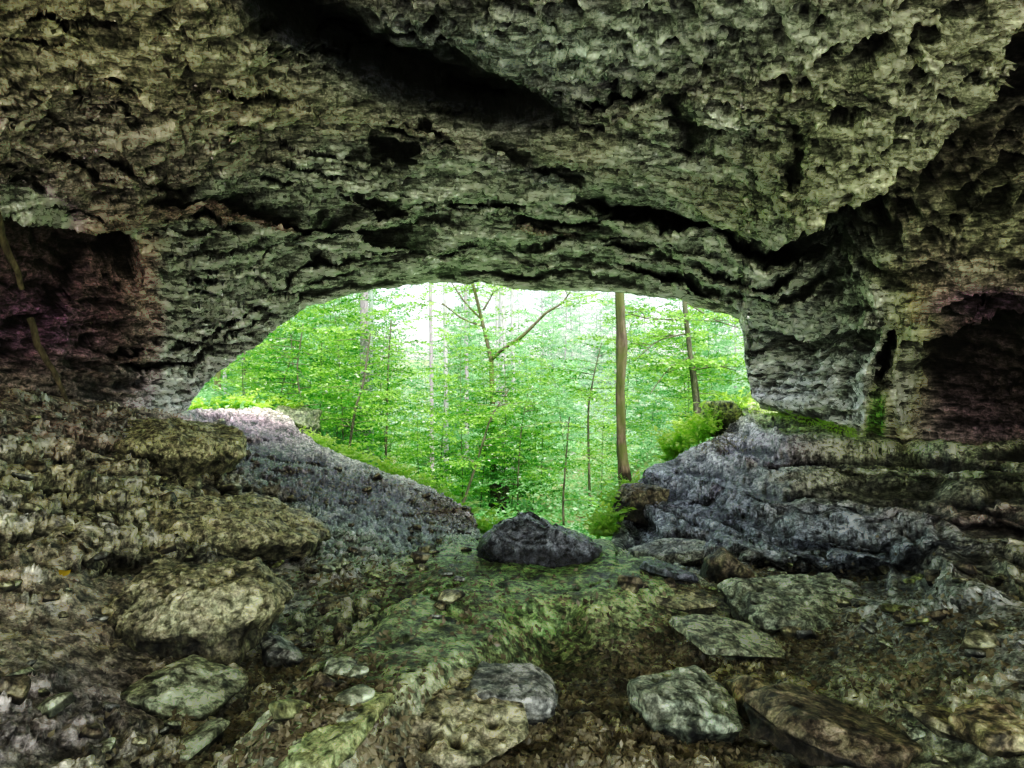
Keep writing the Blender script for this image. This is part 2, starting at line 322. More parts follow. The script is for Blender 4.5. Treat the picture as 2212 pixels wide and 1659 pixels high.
    for k in range(60):                                            # thin bedding cracks that follow the arch
        x0 = rc.uniform(230, 1640); L_ = rc.uniform(60, 260); off = rc.uniform(14, 60 + 130 * sst(200, 700, x0) * sst(1750, 1300, x0)); dr_ = rc.uniform(-.12, .16); pl = []
        for j in range(4): x_ = x0 + L_ * j / 3; pl.append((x_, float(np.interp(min(max(x_, 420), 1600), [a[0] for a in LIP], [a[1] for a in LIP])) * 0.8 + 0.2 * 640 - off + dr_ * L_ * j / 3 + rc.uniform(-5, 5)))
        stroke(pl, rc.uniform(2.6, 6.0), rc.uniform(.12, .40))
    for k in range(60):                                            # short cracks dipping to the right over the left ceiling
        x0 = rc.uniform(-40, 1250); y0 = rc.uniform(60, 470); L_ = rc.uniform(40, 190); pl = [(x0 + L_ * j / 3, y0 + L_ * j / 3 * rc.uniform(.02, .3) + rc.uniform(-4, 4)) for j in range(4)]
        stroke(pl, rc.uniform(3, 7), rc.uniform(.08, .30))
    for k in range(8):                                            # beds in the pier right of the opening
        x0 = rc.uniform(1590, 1720); y0 = rc.uniform(700, 880); stroke([(x0, y0), (x0 + 60, y0 + rc.uniform(0, 8)), (x0 + 150, y0 + rc.uniform(0, 14))], rc.uniform(2.5, 4), rc.uniform(.08, .22))
    stroke([(1866, 700), (1868, 800), (1864, 990)], 26, -0.75); stroke([(1915, 860), (1895, 985)], 20, -0.55); stroke([(1965, 700), (1955, 800), (1950, 990)], 34, -0.65); stroke([(1910, 770), (1912, 850)], 12, 0.5)
    stroke([(1000, 60), (1100, 120), (1230, 130), (1400, 40)], 40, -0.16)
    hg = h.reshape(EL.shape); ea = EL - EL[0:1]; fade = sst(-0.02, 0.035, ea)
    Pd = base + nrm * (hg * fade)[..., None] + D * (hr.reshape(EL.shape) * fade)[..., None]; hg = hg + 0.5 * hr.reshape(EL.shape); nd = normals(Pd); nd = np.where((nd * nrm).sum(-1, keepdims=True) < 0, -nd, nd); nd = nd * 0.65 + nrm * 0.35; nd /= np.linalg.norm(nd, axis=2)[..., None]
    p = Pd.reshape(-1, 3); pw = p + 0.12 * np.stack([fbm(p * 2.2, 3, 44), fbm(p * 2.2, 3, 45), fbm(p * 2.2, 3, 46)], 1)
    # weathering on the carved surface: chips, flakes, layers, honeycomb
    c1, c2, ci = worley(pw * np.array([1.5, 3.2, 7.0]), 47); e1, e2, ei = worley(pw * np.array([4.2, 9, 18]) + 4, 48); g1, g2, idd = worley(pw * 8.5 + 3, 33); k1, k2, ide = worley(pw * 19 + 3, 38)
    b = flake * (0.046 * ci + 0.020 * ei + 0.09 * terrace(fbm(pw * np.array([0.9, 2.6, 4]), 5, 12, 0.5) * 6, 6, 0.1) / 6.0 + 0.020 * fbm(p * np.array([4, 11, 13]), 4, 13, 0.6) + 0.035 * sst(0.12, 0, c2 - c1) + 0.015 * sst(0.12, 0, e2 - e1))
    b += honey * (0.085 * sst(0.0, 0.55, g2 - g1) * (0.1 + idd) + 0.030 * sst(0, 0.5, k2 - k1) * ide + 0.10 * fbm(p * 3.4, 4, 39, 0.6))
    b += strata * (0.09 * fbm(pw * np.array([1.8, 1.8, 9]), 4, 23) + 0.055 * fbm(pw * np.array([5, 5, 26]), 3, 24, 0.6) + 0.03 * ei)
    b += plainw * (0.10 * fbm(p * 2.0, 5, 35, 0.55) + 0.02 * fbm(p * 14, 3, 36)) + 0.014 * fbm(p * 26.0, 3, 37, 0.6)
    b *= 1 - np.clip(stain * 1.6, 0, 0.8); bg_ = b.reshape(EL.shape) * (0.45 + 0.55 * sst(0.0, 0.05, ea)); Proof = Pd + nd * (bg_ * sst(-0.03, 0.02, ea))[..., None]; hg = hg + bg_; q = p
    return Proof, hg, q, px, py
EL = redistribute(roof_eval, EL, AZ, 0); R = EL.shape[0]
Proof, hg, q, px, py = roof_eval(EL, AZ); h = hg.ravel(); recess_shade_r = stain.copy()
# local cavity: height against its blurred self
def blur(a, k):
    for ax in (0, 1):
        c = np.cumsum(np.concatenate([np.repeat(np.take(a, [0], ax), k + 1, ax), a, np.repeat(np.take(a, [-1], ax), k, ax)], ax), ax)
        n = a.shape[ax]; a = (np.take(c, range(2 * k + 1, 2 * k + 1 + n), ax) - np.take(c, range(0, n), ax)) / (2 * k + 1)
    return a
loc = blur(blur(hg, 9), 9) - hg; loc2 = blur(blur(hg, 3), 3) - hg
cav_shade = np.clip((0.56 + loc * 3.2 + loc2 * 8.0).ravel() - np.clip(stain * 1.6, -0.1, 0.55), 0, 1)  # painted shade darkens the drawn recesses further
def colour(px, py, base, zones):
    c = np.tile(np.array(base, f4), (len(px), 1))
    for x, y, rx, ry, ang, col, s in zones:
        w = np.clip(blob(px, py, x, y, rx, ry, ang) * 1.5, 0, 1)[:, None] * s; c = c * (1 - w) + np.array(col, f4) * w
    return c
roof_zones = [(300, 150, 700, 260, 10, (0.24, 0.23, 0.13), 0.8), (150, 330, 450, 130, 8, (0.22, 0.20, 0.15), 0.7), (1050, 150, 420, 130, 8, (0.13, 0.145, 0.13), 0.8), (1500, 60, 500, 120, 0, (0.17, 0.20, 0.14), 0.8),
 (1050, 420, 330, 70, 8, (0.44, 0.50, 0.38), 0.8), (700, 440, 300, 50, 5, (0.40, 0.38, 0.27), 0.7), (1500, 330, 280, 140, 0, (0.34, 0.35, 0.23), 0.8), (1950, 200, 330, 200, -30, (0.21, 0.22, 0.14), 0.85), (1780, 420, 180, 200, 0, (0.28, 0.30, 0.18), 0.8),
 (1000, 575, 600, 70, 0, (0.60, 0.50, 0.34), 0.9), (520, 620, 300, 130, -15, (0.52, 0.43, 0.31), 0.9), (480, 790, 170, 110, -30, (0.52, 0.47, 0.36), 0.9), (420, 860, 90, 60, 0, (0.50, 0.50, 0.42), 0.8), (380, 515, 260, 30, 0, (0.48, 0.40, 0.26), 0.85),
 (130, 680, 200, 200, 0, (0.075, 0.05, 0.042), 0.9), (60, 620, 150, 60, 0, (0.09, 0.055, 0.055), 0.5), (70, 465, 62, 30, 8, (0.85, 0.72, 0.85), 1.0), (180, 820, 130, 60, 0, (0.05, 0.045, 0.03), 0.7),  # the lavender patch paints in a spot of light on the left wall
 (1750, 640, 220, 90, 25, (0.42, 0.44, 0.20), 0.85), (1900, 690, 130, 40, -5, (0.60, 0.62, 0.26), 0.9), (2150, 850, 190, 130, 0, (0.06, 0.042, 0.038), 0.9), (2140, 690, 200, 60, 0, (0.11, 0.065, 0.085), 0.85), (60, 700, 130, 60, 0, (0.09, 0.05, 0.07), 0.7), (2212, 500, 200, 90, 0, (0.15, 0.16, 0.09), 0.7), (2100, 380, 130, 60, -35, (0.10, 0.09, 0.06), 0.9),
 (1720, 820, 120, 80, 0, (0.7, 0.62, 0.55), 1.0), (1640, 740, 50, 70, 0, (0.46, 0.44, 0.38), 0.8), (1955, 830, 45, 120, 0, (0.36, 0.38, 0.2), 0.8), (1868, 830, 26, 110, 0, (0.50, 0.58, 0.28), 0.95), (1890, 930, 22, 60, 10, (0.06, 0.12, 0.02), 0.95),
 (600, 40, 120, 40, 42, (0.03, 0.03, 0.035), 0.95), (780, 150, 130, 36, 32, (0.03, 0.03, 0.035), 0.95), (980, 225, 150, 40, 15, (0.025, 0.025, 0.03), 0.95), (1150, 262, 90, 34, 0, (0.03, 0.03, 0.03), 0.95), (1150, 375, 90, 14, 20, (0.05, 0.05, 0.05), 0.8), (850, 325, 45, 22, 0, (0.05, 0.05, 0.05), 0.8), (1230, 510, 110, 12, 3, (0.05, 0.04, 0.03), 0.8), (500, 470, 170, 14, 5, (0.09, 0.06, 0.045), 0.8)]  # near-black bands paint the shade of the ceiling slots and ledges
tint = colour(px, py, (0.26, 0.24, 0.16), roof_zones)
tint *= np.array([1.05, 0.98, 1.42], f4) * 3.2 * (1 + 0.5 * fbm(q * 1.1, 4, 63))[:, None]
tint = np.minimum(tint, 0.95) * (1 - np.clip(recess_shade_r * 1.5, 0, 0.85) * (1 - 0.7 * np.clip(blob(px, py, 1715, 810, 110, 80) * 1.4, 0, 1)))[:, None]; cav_shade = np.clip(cav_shade + 0.22 * np.clip(blob(px, py, 1715, 810, 110, 80) * 1.4, 0, 1), 0, 1); wet = np.clip(fbm(q * 1.2, 3, 64) * 1.5, 0, 0.5)  # shade of the drawn recesses painted into the tint, eased on the pier
# outward skirt: underside of the lip, then the cliff face outside
hd = np.stack([np.sin(AZ), np.cos(AZ), AZ * 0], -1)
open_ = (sst(380, 400, fpx) * sst(1660, 1625, fpx))[:, None]
sk = []
for out_, up in [(-0.2, 2.4), (0.3, 1.6), (0.6, 0.8), (0.7, 0.25), (0.35, 0.03)]:
    dn = np.array([0, 0, 1.0])[None] * (up * np.where(open_ > 0.5, 1, 0) - 0.12 * abs(out_) * np.where(open_ > 0.5, 0, 1)); isb = (np.abs(AZ) > 1.1)[:, None]
    p = Proof[0] + hd * np.where(open_ > 0.5, out_, abs(out_) * 0.5) + np.where(isb, np.array([0, 0, 1.0]) * up, dn)
    p = p + (fbm(p * 0.9, 3, 65) * min(0.5, abs(out_) * 0.3))[:, None] * hd
    sk.append(p)
Pr = np.concatenate([np.stack(sk), Proof], 0); nsk = len(sk)
attr = lambda a, v: np.concatenate([np.full((nsk * C,) + a.shape[1:], v, f4), a])
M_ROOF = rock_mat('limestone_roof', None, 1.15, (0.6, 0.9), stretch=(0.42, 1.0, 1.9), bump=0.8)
roof = mesh_np('cave_roof', Pr.reshape(-1, 3), grid_faces(R + nsk, C, True)[:, ::-1], M_ROOF, True, {'tint': attr(tint, 0.4), 'cav_shade': attr(cav_shade, 0.6), 'wet': attr(wet, 0)})
tag(roof, 'arching layered limestone roof and walls of the cave around the opening', kind='structure')

# --- cave floor and banks
ns = interp(SILL, fpx) + fbm(np.stack([fpx / 34, fpx * 0 + 4, fpx * 0], 1), 5, 71, 0.6) * 13
el_hi = py2el(ns); bk = sst(0.72, 1.2, np.abs(AZ)); el_hi = el_hi * (1 - bk) + math.radians(-9) * bk
el_bt = np.where(front, py2el(np.full(C, 1740.0)), math.radians(-31)); el_bt = np.minimum(el_bt, el_hi - 0.05)
RM2, RT2 = 360, 24
EL2 = np.concatenate([el_hi[None] + (el_bt - el_hi)[None] * np.linspace(0, 1, RM2)[:, None] ** 1.0, el_bt[None] + (math.radians(-89) - el_bt)[None] * (np.arange(1, RT2 + 1) / RT2)[:, None]], 0)
floorc = [(0, 822, 7.3), (150, 850, 8.2), (300, 875, 9.2), (400, 887, 10.4), (520, 885, 12.0), (600, 888, 12.2), (650, 940, 11.2), (760, 992, 10.6), (880, 1038, 10.0), (985, 1085, 9.4), (1040, 1160, 8.8),
 (1200, 1190, 7.9), (1320, 1180, 8.2), (1340, 1090, 9.2), (1400, 1008, 9.8), (1500, 962, 10.4), (1570, 930, 10.8), (1620, 866, 11.6), (1700, 880, 10.7), (1830, 920, 9.4), (1950, 945, 9.3), (2212, 940, 8.6),
 (450, 930, 10.2), (560, 930, 10.9), (480, 960, 9.2), (700, 1010, 9.6), (850, 1080, 8.6), (950, 1130, 8.3), (1000, 1180, 7.5),
 (0, 900, 6.0), (0, 1000, 5.0), (0, 1100, 4.4), (0, 1200, 3.9), (0, 1300, 3.4), (0, 1400, 3.0), (0, 1659, 2.25), (200, 930, 6.9), (300, 1000, 6.2), (300, 1150, 5.0), (300, 1400, 3.6), (250, 1659, 2.5), (350, 920, 8.4),
 (600, 1050, 7.8), (600, 1150, 6.3), (700, 1200, 6.0), (600, 1300, 4.75), (500, 1500, 3.3), (500, 1659, 2.7), (850, 1200, 6.3), (800, 1300, 4.9), (800, 1450, 3.8), (800, 1659, 2.8),
 (1100, 1230, 6.3), (1100, 1300, 5.2), (1100, 1400, 4.3), (1100, 1500, 3.55), (1100, 1659, 2.85), (1300, 1230, 6.3), (1400, 1240, 5.9), (1400, 1320, 5.0), (1400, 1420, 4.1), (1400, 1659, 2.8),
 (1420, 1060, 8.9), (1420, 1120, 8.2), (1450, 1190, 6.9), (1550, 1000, 9.2), (1600, 940, 9.8), (1560, 1100, 7.6), (1600, 1190, 6.4), (1700, 930, 9.0), (1700, 1000, 8.0), (1720, 1100, 6.8), (1750, 1180, 6.0), (1700, 1250, 5.4), (1700, 1350, 4.5), (1700, 1500, 3.5), (1700, 1659, 2.75),
 (1880, 960, 8.5), (1900, 1010, 7.6), (1900, 1100, 6.3), (1900, 1180, 5.8), (1900, 1260, 4.7), (1900, 1400, 3.7), (1950, 1659, 2.5), (2050, 970, 7.7), (2050, 1050, 6.6), (2212, 970, 7.2), (2212, 1050, 6.0), (2212, 1130, 5.3), (2212, 1200, 4.4), (2212, 1300, 3.6), (2212, 1450, 2.8), (2212, 1659, 2.2)]
cp, cv = [], []
for a, b, Y in floorc:
    p = P(a, b, Y); r = np.linalg.norm(p); cp.append(p / r); cv.append(math.log(r))
for az, el, r in [(0, -60, 1.62), (0, -90, 1.5), (45, -60, 1.6), (-45, -60, 1.55), (60, -30, 2.4), (60, -8, 6.2), (-60, -30, 2.3), (-60, -4, 5.5), (100, -40, 2.3), (-100, -40, 2.3), (100, -9, 6), (-100, -9, 6), (140, -20, 4.2), (-140, -20, 4.2), (140, -9, 9.5), (-140, -9, 9.5), (180, -9, 9.8), (180, -30, 3.0), (180, -60, 1.75)]:
    a, e = math.radians(az), math.radians(el); cp.append([math.sin(a) * math.cos(e), math.cos(a) * math.cos(e), math.sin(e)]); cv.append(math.log(r))
cpf, cvf = cp, cv
def floor_eval(EL2, AZc):
    global h, pxw, pyw, vis, stain, STS, hr
    D2 = make_dirs(EL2, np.broadcast_to(AZc[None], EL2.shape)); PX2, PY2 = grid_px(D2); cp, cv = cpf, cvf
    R2 = np.exp(rbf(cp, cv, D2.reshape(-1, 3))).reshape(EL2.shape); b2 = D2 * R2[..., None]
    q = b2.reshape(-1, 3); px = PX2.ravel(); py = PY2.ravel()
    n2_ = normals(b2); n2_ = np.where(n2_[..., 2:3] < 0, -n2_, n2_)
    n2_ = n2_ * 0.7 + np.array([0, 0, 0.3]); n2_ /= np.linalg.norm(n2_, axis=2)[..., None]
    rocky_r = np.clip(sst(1320, 1380, px + (py - 1100) * 0.1) * sst(1300, 1190, py - 0.05 * (px - 1500)), 0, 1)
    rocky_l = np.clip(sst(760, 480, px) * sst(1260, 1180, py) * sst(880, 930, py - 0.1 * px), 0, 1)
    bank = np.clip(sst(400, 520, px - (py - 950) * 0.9) * sst(1130, 1060, px) * sst(1260, 1200, py), 0, 1); rocky_l *= 1 - 0.8 * bank
    hump = np.clip(1.4 * np.maximum(np.maximum(blob(px, py, 1160, 1290, 310, 110, 0), blob(px, py, 1000, 1400, 270, 105, -28)), blob(px, py, 800, 1570, 300, 120, -32)), 0, 1); hump = sst(0.1, 0.9, hump + 0.25 * fbm(q * 2.2, 4, 78)); rubble = np.clip(1 - rocky_r - bank - 0.95 * hump - 0.65 * rocky_l, 0, 1)
    wv = np.stack([fbm(q * 1.0, 3, 81), fbm(q * 1.0, 3, 82), fbm(q * 1.4, 3, 83)], 1); qw = q + wv * 0.3
    h = 0.10 * fbm(q * 1.1, 4, 84) + 0.25 * hump
    # terraced bedding on the rock slopes: shift height towards quantised layers
    def terr(z, Ls, n): t = z / Ls + n; return (terrace(t, 5, 0.2) - t) * Ls
    dz = rocky_r * (terr(q[:, 2], 0.30, fbm(qw * np.array([0.35, 0.35, 0.15]), 4, 85) * 1.4) * 1.35 + terr(q[:, 2], 0.10, fbm(qw * np.array([0.5, 0.6, 0.4]), 4, 86) * 1.6) * 1.4)
    dz += rocky_l * (terr(q[:, 2], 0.26, fbm(qw * np.array([0.6, 0.6, 0.2]), 4, 87) * 3.2) * 1.2 + terr(q[:, 2], 0.07, fbm(qw * 1.6, 4, 88) * 3.5) * 1.2)
    pxw = px + fbm(np.stack([px / 60, py / 60, px * 0], 1), 4, 51) * 26; pyw = py + fbm(np.stack([px / 60, py / 60, px * 0 + 9], 1), 4, 52) * 18
    vis = (np.abs(px - 1106) < 1500) & (py > 700) & (py < 1900)
    stain = np.zeros(len(px)); hr = np.zeros(len(px)); STS = -1
    stroke([(1600, 985), (1650, 975), (1720, 962), (1800, 975), (1830, 1000)], 10, -0.35, 30, -1)       # hollow below upper terrace
    stroke([(1810, 985), (1870, 1010), (1960, 1000), (2100, 1010), (2250, 1000)], 10, -0.75, 45, -1)
    stroke([(1800, 1045), (1900, 1060), (2050, 1048), (2240, 1052)], 14, 0.16)
    stroke([(2000, 1105), (2100, 1098), (2260, 1090)], 10, -0.5, 30, -1)
    stroke([(1620, 1180), (1760, 1170), (1900, 1165), (2060, 1150), (2200, 1140)], 12, -0.55, 50, -1)
    stroke([(1370, 1070), (1480, 1075), (1560, 1090), (1640, 1110)], 7, -0.18, 20, -1)
    stroke([(200, 985), (300, 992), (420, 1000), (480, 1010)], 8, -0.3, 26, -1)
    stroke([(180, 1160), (330, 1170), (480, 1180), (600, 1190), (660, 1180)], 10, -0.4, 34, -1)
    stroke([(860, 1105), (930, 1112), (990, 1100)], 5, -0.2, 14, -1)
    stroke([(1560, 920), (1620, 940), (1700, 930)], 20, 0.06)
    rc = random.Random(78)
    for k in range(46):                                            # bedding cracks on the right ledges
        x0 = rc.uniform(1340, 2120); y0 = rc.uniform(965, 1200); L_ = rc.uniform(90, 380)
        if y0 < 1120 - (x0 - 1340) * 0.75: continue
        stroke([(x0 + L_ * j / 3, y0 + rc.uniform(-7, 7) + L_ * j / 3 * 0.05) for j in range(4)], rc.uniform(3, 7), -rc.uniform(.12, .34))
    for k in range(34):                                            # and on the left slope
        x0 = rc.uniform(-20, 560); y0 = rc.uniform(930, 1205); L_ = rc.uniform(60, 230); stroke([(x0 + L_ * j / 3, y0 + rc.uniform(-6, 6) + L_ * j / 3 * 0.12) for j in range(4)], rc.uniform(3, 7), -rc.uniform(.10, .28))
    for k in range(16):                                            # joints and hollows between the blocks of the floor
        x0 = rc.uniform(100, 2000); y0 = rc.uniform(1330, 1640); L_ = rc.uniform(50, 170); sl = rc.uniform(-.5, .5); stroke([(x0 + L_ * j / 3, y0 + rc.uniform(-8, 8) + L_ * j / 3 * sl) for j in range(4)], rc.uniform(5, 11), -rc.uniform(.05, .12))
    stroke([(1080, 1405), (1140, 1398), (1200, 1400), (1270, 1372)], 14, -0.24, 40, -1)
    fade2 = sst(-0.01, 0.02, EL2[0:1] - EL2); P2 = b2 + n2_ * (h.reshape(EL2.shape) * fade2)[..., None]; P2[..., 2] += dz.reshape(EL2.shape) * fade2; P2 = P2 + D2 * (hr.reshape(EL2.shape) * fade2)[..., None]
    nd = normals(P2); nd = np.where((nd * n2_).sum(-1, keepdims=True) < 0, -nd, nd); nd = nd * 0.6 + n2_ * 0.4; nd /= np.linalg.norm(nd, axis=2)[..., None]
    p = P2.reshape(-1, 3); pw = p + 0.10 * np.stack([fbm(p * 2.4, 3, 44), fbm(p * 2.4, 3, 45), fbm(p * 2.4, 3, 46)], 1)
    f1, f2, idc = worley(pw * np.array([5, 5, 9]), 90); g1, g2, idd = worley(pw * np.array([12, 12, 17]) + 7, 91); k1, k2, ide = worley(pw * 27 + 1, 92); e1, e2, ei = worley(pw * np.array([2.0, 3.5, 9]) + 2, 94)
    gate = sst(-0.02, 0.18, fbm(q * 1.3, 3, 89)) * 0.9 + 0.1
    st1 = sst(0.0, 0.22, f2 - f1) * (idc > 0.55) * (0.3 + idc); st2 = sst(0, 0.25, g2 - g1) * (idd > 0.4) * (0.3 + idd); st3 = sst(0, 0.3, k2 - k1) * (ide > 0.4)
    b = rubble * (0.05 * st1 * gate + 0.026 * st2 * gate + 0.009 * st3 + 0.05 * fbm(p * np.array([2.5, 2.5, 3]), 5, 93, 0.55)) + bank * (0.03 * st2 + 0.016 * st3 + 0.04 * st1 * gate + 0.11 * fbm(p * 2.4, 6, 94, 0.64))
    wl = fbm(p * np.array([0.6, 0.6, 0.9]), 4, 70) * 2.2
    def beds(Lz, sd): z_ = p[:, 2] / Lz + wl * 0.22 / Lz * 0.35; k_ = np.floor(z_); f_ = z_ - k_; return perlin(np.stack([k_ * 7.3, p[:, 0] * 0.8 + k_ * 3.1, p[:, 1] * 0.8], 1), sd) * sst(0, 0.12, f_) * sst(1, 0.85, f_) - 0.5 * (1 - sst(0, 0.1, f_)) * 0.6
    b1, b2_ = beds(0.085, 71), beds(0.03, 72)
    b += rocky_r * (0.10 * b1 + 0.03 * b2_ + 0.065 * fbm(pw * np.array([0.5, 0.8, 3.5]), 6, 95, 0.5) + 0.03 * ei) + rocky_l * (0.10 * b1 + 0.025 * b2_ + 0.08 * fbm(pw * np.array([1.0, 1.4, 5.0]), 5, 96, 0.55) + 0.05 * ei + 0.02 * st1 + 0.012 * idd) + 0.010 * fbm(p * 27, 3, 97) + hump * (0.045 * fbm(p * 3.0, 5, 79, 0.55) - 0.014 * sst(0.35, 0.1, g1)); b *= 1 - np.clip(stain * 1.2, 0, 0.75)
    b = b.reshape(EL2.shape); P2 = P2 + nd * (b * sst(-0.02, 0.02, EL2[0:1] - EL2))[..., None]; hg = h.reshape(EL2.shape) + b; q = p
    return P2, hg, dz.reshape(EL2.shape), q, px, py, idc, idd, bank, rocky_r
EL2 = redistribute(floor_eval, EL2, AZ, 0)
P2, hg, dz, q, px, py, idc, idd, bank, rocky_r = floor_eval(EL2, AZ); R2 = EL2
hz = hg + dz * 0.6
cav_shade2 = np.clip(0.56 - (blur(blur(hz, 9), 9) - hz) * 4.0 - (blur(blur(hz, 3), 3) - hz) * 9.0, 0, 1).ravel() * (1 - np.clip(stain * 0.8, 0, 0.6))  # hollows darker, plus shade painted into the drawn recesses
floor_zones = [(250, 1000, 420, 160, 8, (0.30, 0.28, 0.17), 0.8), (60, 900, 300, 60, 8, (0.30, 0.24, 0.19), 0.9), (520, 925, 150, 34, 8, (0.24, 0.165, 0.15), 1.0), (750, 1080, 330, 70, 22, (0.062, 0.050, 0.045), 0.97), (1000, 1120, 80, 60, 30, (0.13, 0.09, 0.08), 0.9),
 (880, 1180, 200, 40, 10, (0.10, 0.095, 0.10), 0.9), (100, 1300, 260, 120, 0, (0.27, 0.23, 0.16), 0.8), (100, 1560, 330, 110, -15, (0.17, 0.15, 0.13), 0.9), (700, 1250, 180, 90, 0, (0.33, 0.37, 0.27), 0.9), (1100, 1350, 330, 140, 0, (0.22, 0.25, 0.12), 0.8),
 (1480, 1080, 230, 120, 0, (0.115, 0.11, 0.115), 0.95), (1650, 950, 110, 40, 0, (0.22, 0.19, 0.19), 0.9), (1740, 905, 110, 22, 10, (0.16, 0.19, 0.07), 0.95), (1850, 1130, 220, 60, 0, (0.17, 0.18, 0.18), 0.9), (2080, 990, 220, 60, 0, (0.26, 0.28, 0.17), 0.8), (2120, 1080, 200, 40, 0, (0.18, 0.14, 0.11), 0.8),
 (1650, 1260, 160, 40, 0, (0.21, 0.17, 0.16), 0.8), (2050, 1350, 260, 130, 20, (0.24, 0.25, 0.22), 0.8), (1400, 1560, 300, 120, 0, (0.22, 0.20, 0.11), 0.9), (1950, 1560, 300, 130, 10, (0.24, 0.25, 0.15), 0.8), (1150, 1300, 300, 90, 0, (0.16, 0.22, 0.085), 0.95), (980, 1430, 260, 90, -28, (0.16, 0.22, 0.085), 0.95), (780, 1580, 260, 90, -30, (0.18, 0.22, 0.11), 0.9)]
tint2 = colour(px, py, (0.24, 0.23, 0.15), floor_zones); tint2 *= np.array([0.96, 1.0, 1.14], f4) * 3.0 * (1 + 0.45 * fbm(q * 1.4, 4, 98))[:, None]
tint2 *= (0.6 + 0.8 * (idc * 0.4 + idd * 0.6))[:, None]; bh = (np.abs(px) > 3000)[:, None]; tint2 = np.minimum(np.where(bh, np.array([0.3, 0.28, 0.24]), tint2), 0.9)
wet2 = np.clip(bank * 0.9 + rocky_r * 0.9 * sst(2000, 1700, px) + 0.35 + fbm(q * 1.5, 3, 99) * 0.6, 0, 1)
sk2 = []
for out_, dn in [(6.0, -5.0), (2.6, -2.6), (1.2, -1.0), (0.6, -0.35), (0.25, -0.08)]:
    p = P2[0] + hd * out_ + np.array([0, 0, 1.0])[None] * dn; p += (fbm(p * 1.1, 3, 66) * 0.3 * min(1, out_))[:, None] * np.array([0.5, 0.2, 1.0]); sk2.append(p)
Pf = np.concatenate([np.stack(sk2), P2], 0); n5 = len(sk2)
attr2 = lambda a, v: np.concatenate([np.full((n5 * C,) + a.shape[1:], v, f4), a])
tsk = np.tile(np.array([0.10, 0.09, 0.05], f4), (n5 * C, 1))
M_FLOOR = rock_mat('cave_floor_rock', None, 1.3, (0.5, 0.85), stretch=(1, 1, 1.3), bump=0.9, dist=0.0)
floor = mesh_np('cave_floor', Pf.reshape(-1, 3), grid_faces(R2.shape[0] + n5, C, True), M_FLOOR, True, {'tint': np.concatenate([tsk, tint2]), 'cav_shade': attr2(cav_shade2, 0.6), 'wet': attr2(wet2, 0.2)})
tag(floor, 'rough cave floor of bedrock, dark dirt bank and stepped ledges', kind='structure')
nf = normals(P2); nf = np.where(nf[..., 2:3] < 0, -nf, nf)
cols_f = np.searchsorted(AZ, az_f[0] - 1e-6); colpx = fx
def hit(px_, py_):
    """point and normal of the cave floor seen at a pixel"""
    c = cols_f + int(np.clip(round((px_ - fx[0]) / 2.5), 0, len(fx) - 1)); e = math.atan((CY - py_) / F * math.cos(math.atan((px_ - CX) / F)))
    pc = P2[:, c]; pyc = CY - F * pc[:, 2] / pc[:, 1]
    r = int(np.argmin(np.abs(pyc - py_) + (pc[:, 1] < 0.5) * 1e6))
    return P2[r, c].copy(), nf[r, c].copy()
# ------------------------------------------------------------------ loose rocks
RM_ = {}
def rmat(key, tint, wetrough=(0.5, 0.85), sc=1.6, bump=0.6):
    if key not in RM_: RM_[key] = rock_mat('stone_' + key, (*tint, 1), sc, wetrough, bump=bump)
    return RM_[key]
MOSSY = rmat('mossy', (0.480, 0.544, 0.272)); TAN = rmat('tan', (0.46, 0.45, 0.29)); BLACK = rmat('black_wet', (0.13, 0.14, 0.155), (0.10, 0.4)); PALE = rmat('pale', (0.54, 0.60, 0.42)); BROWN = rmat('brown', (0.25, 0.22, 0.15)); GREY = rmat('grey', (0.432, 0.448, 0.400)); GREEN = rmat('green_pitted', (0.46, 0.52, 0.38)); OCHRE = rmat('ochre', (0.45, 0.40, 0.24)); LAYER = rmat('layered', (0.512, 0.496, 0.320))
def ico(sub):
    bm = bmesh.new(); bmesh.ops.create_icosphere(bm, subdivisions=sub, radius=1.0)
    v = np.array([x.co[:] for x in bm.verts]); f = np.array([[x.index for x in fc.verts] for fc in bm.faces]); bm.free(); return v, f
ICO = {}
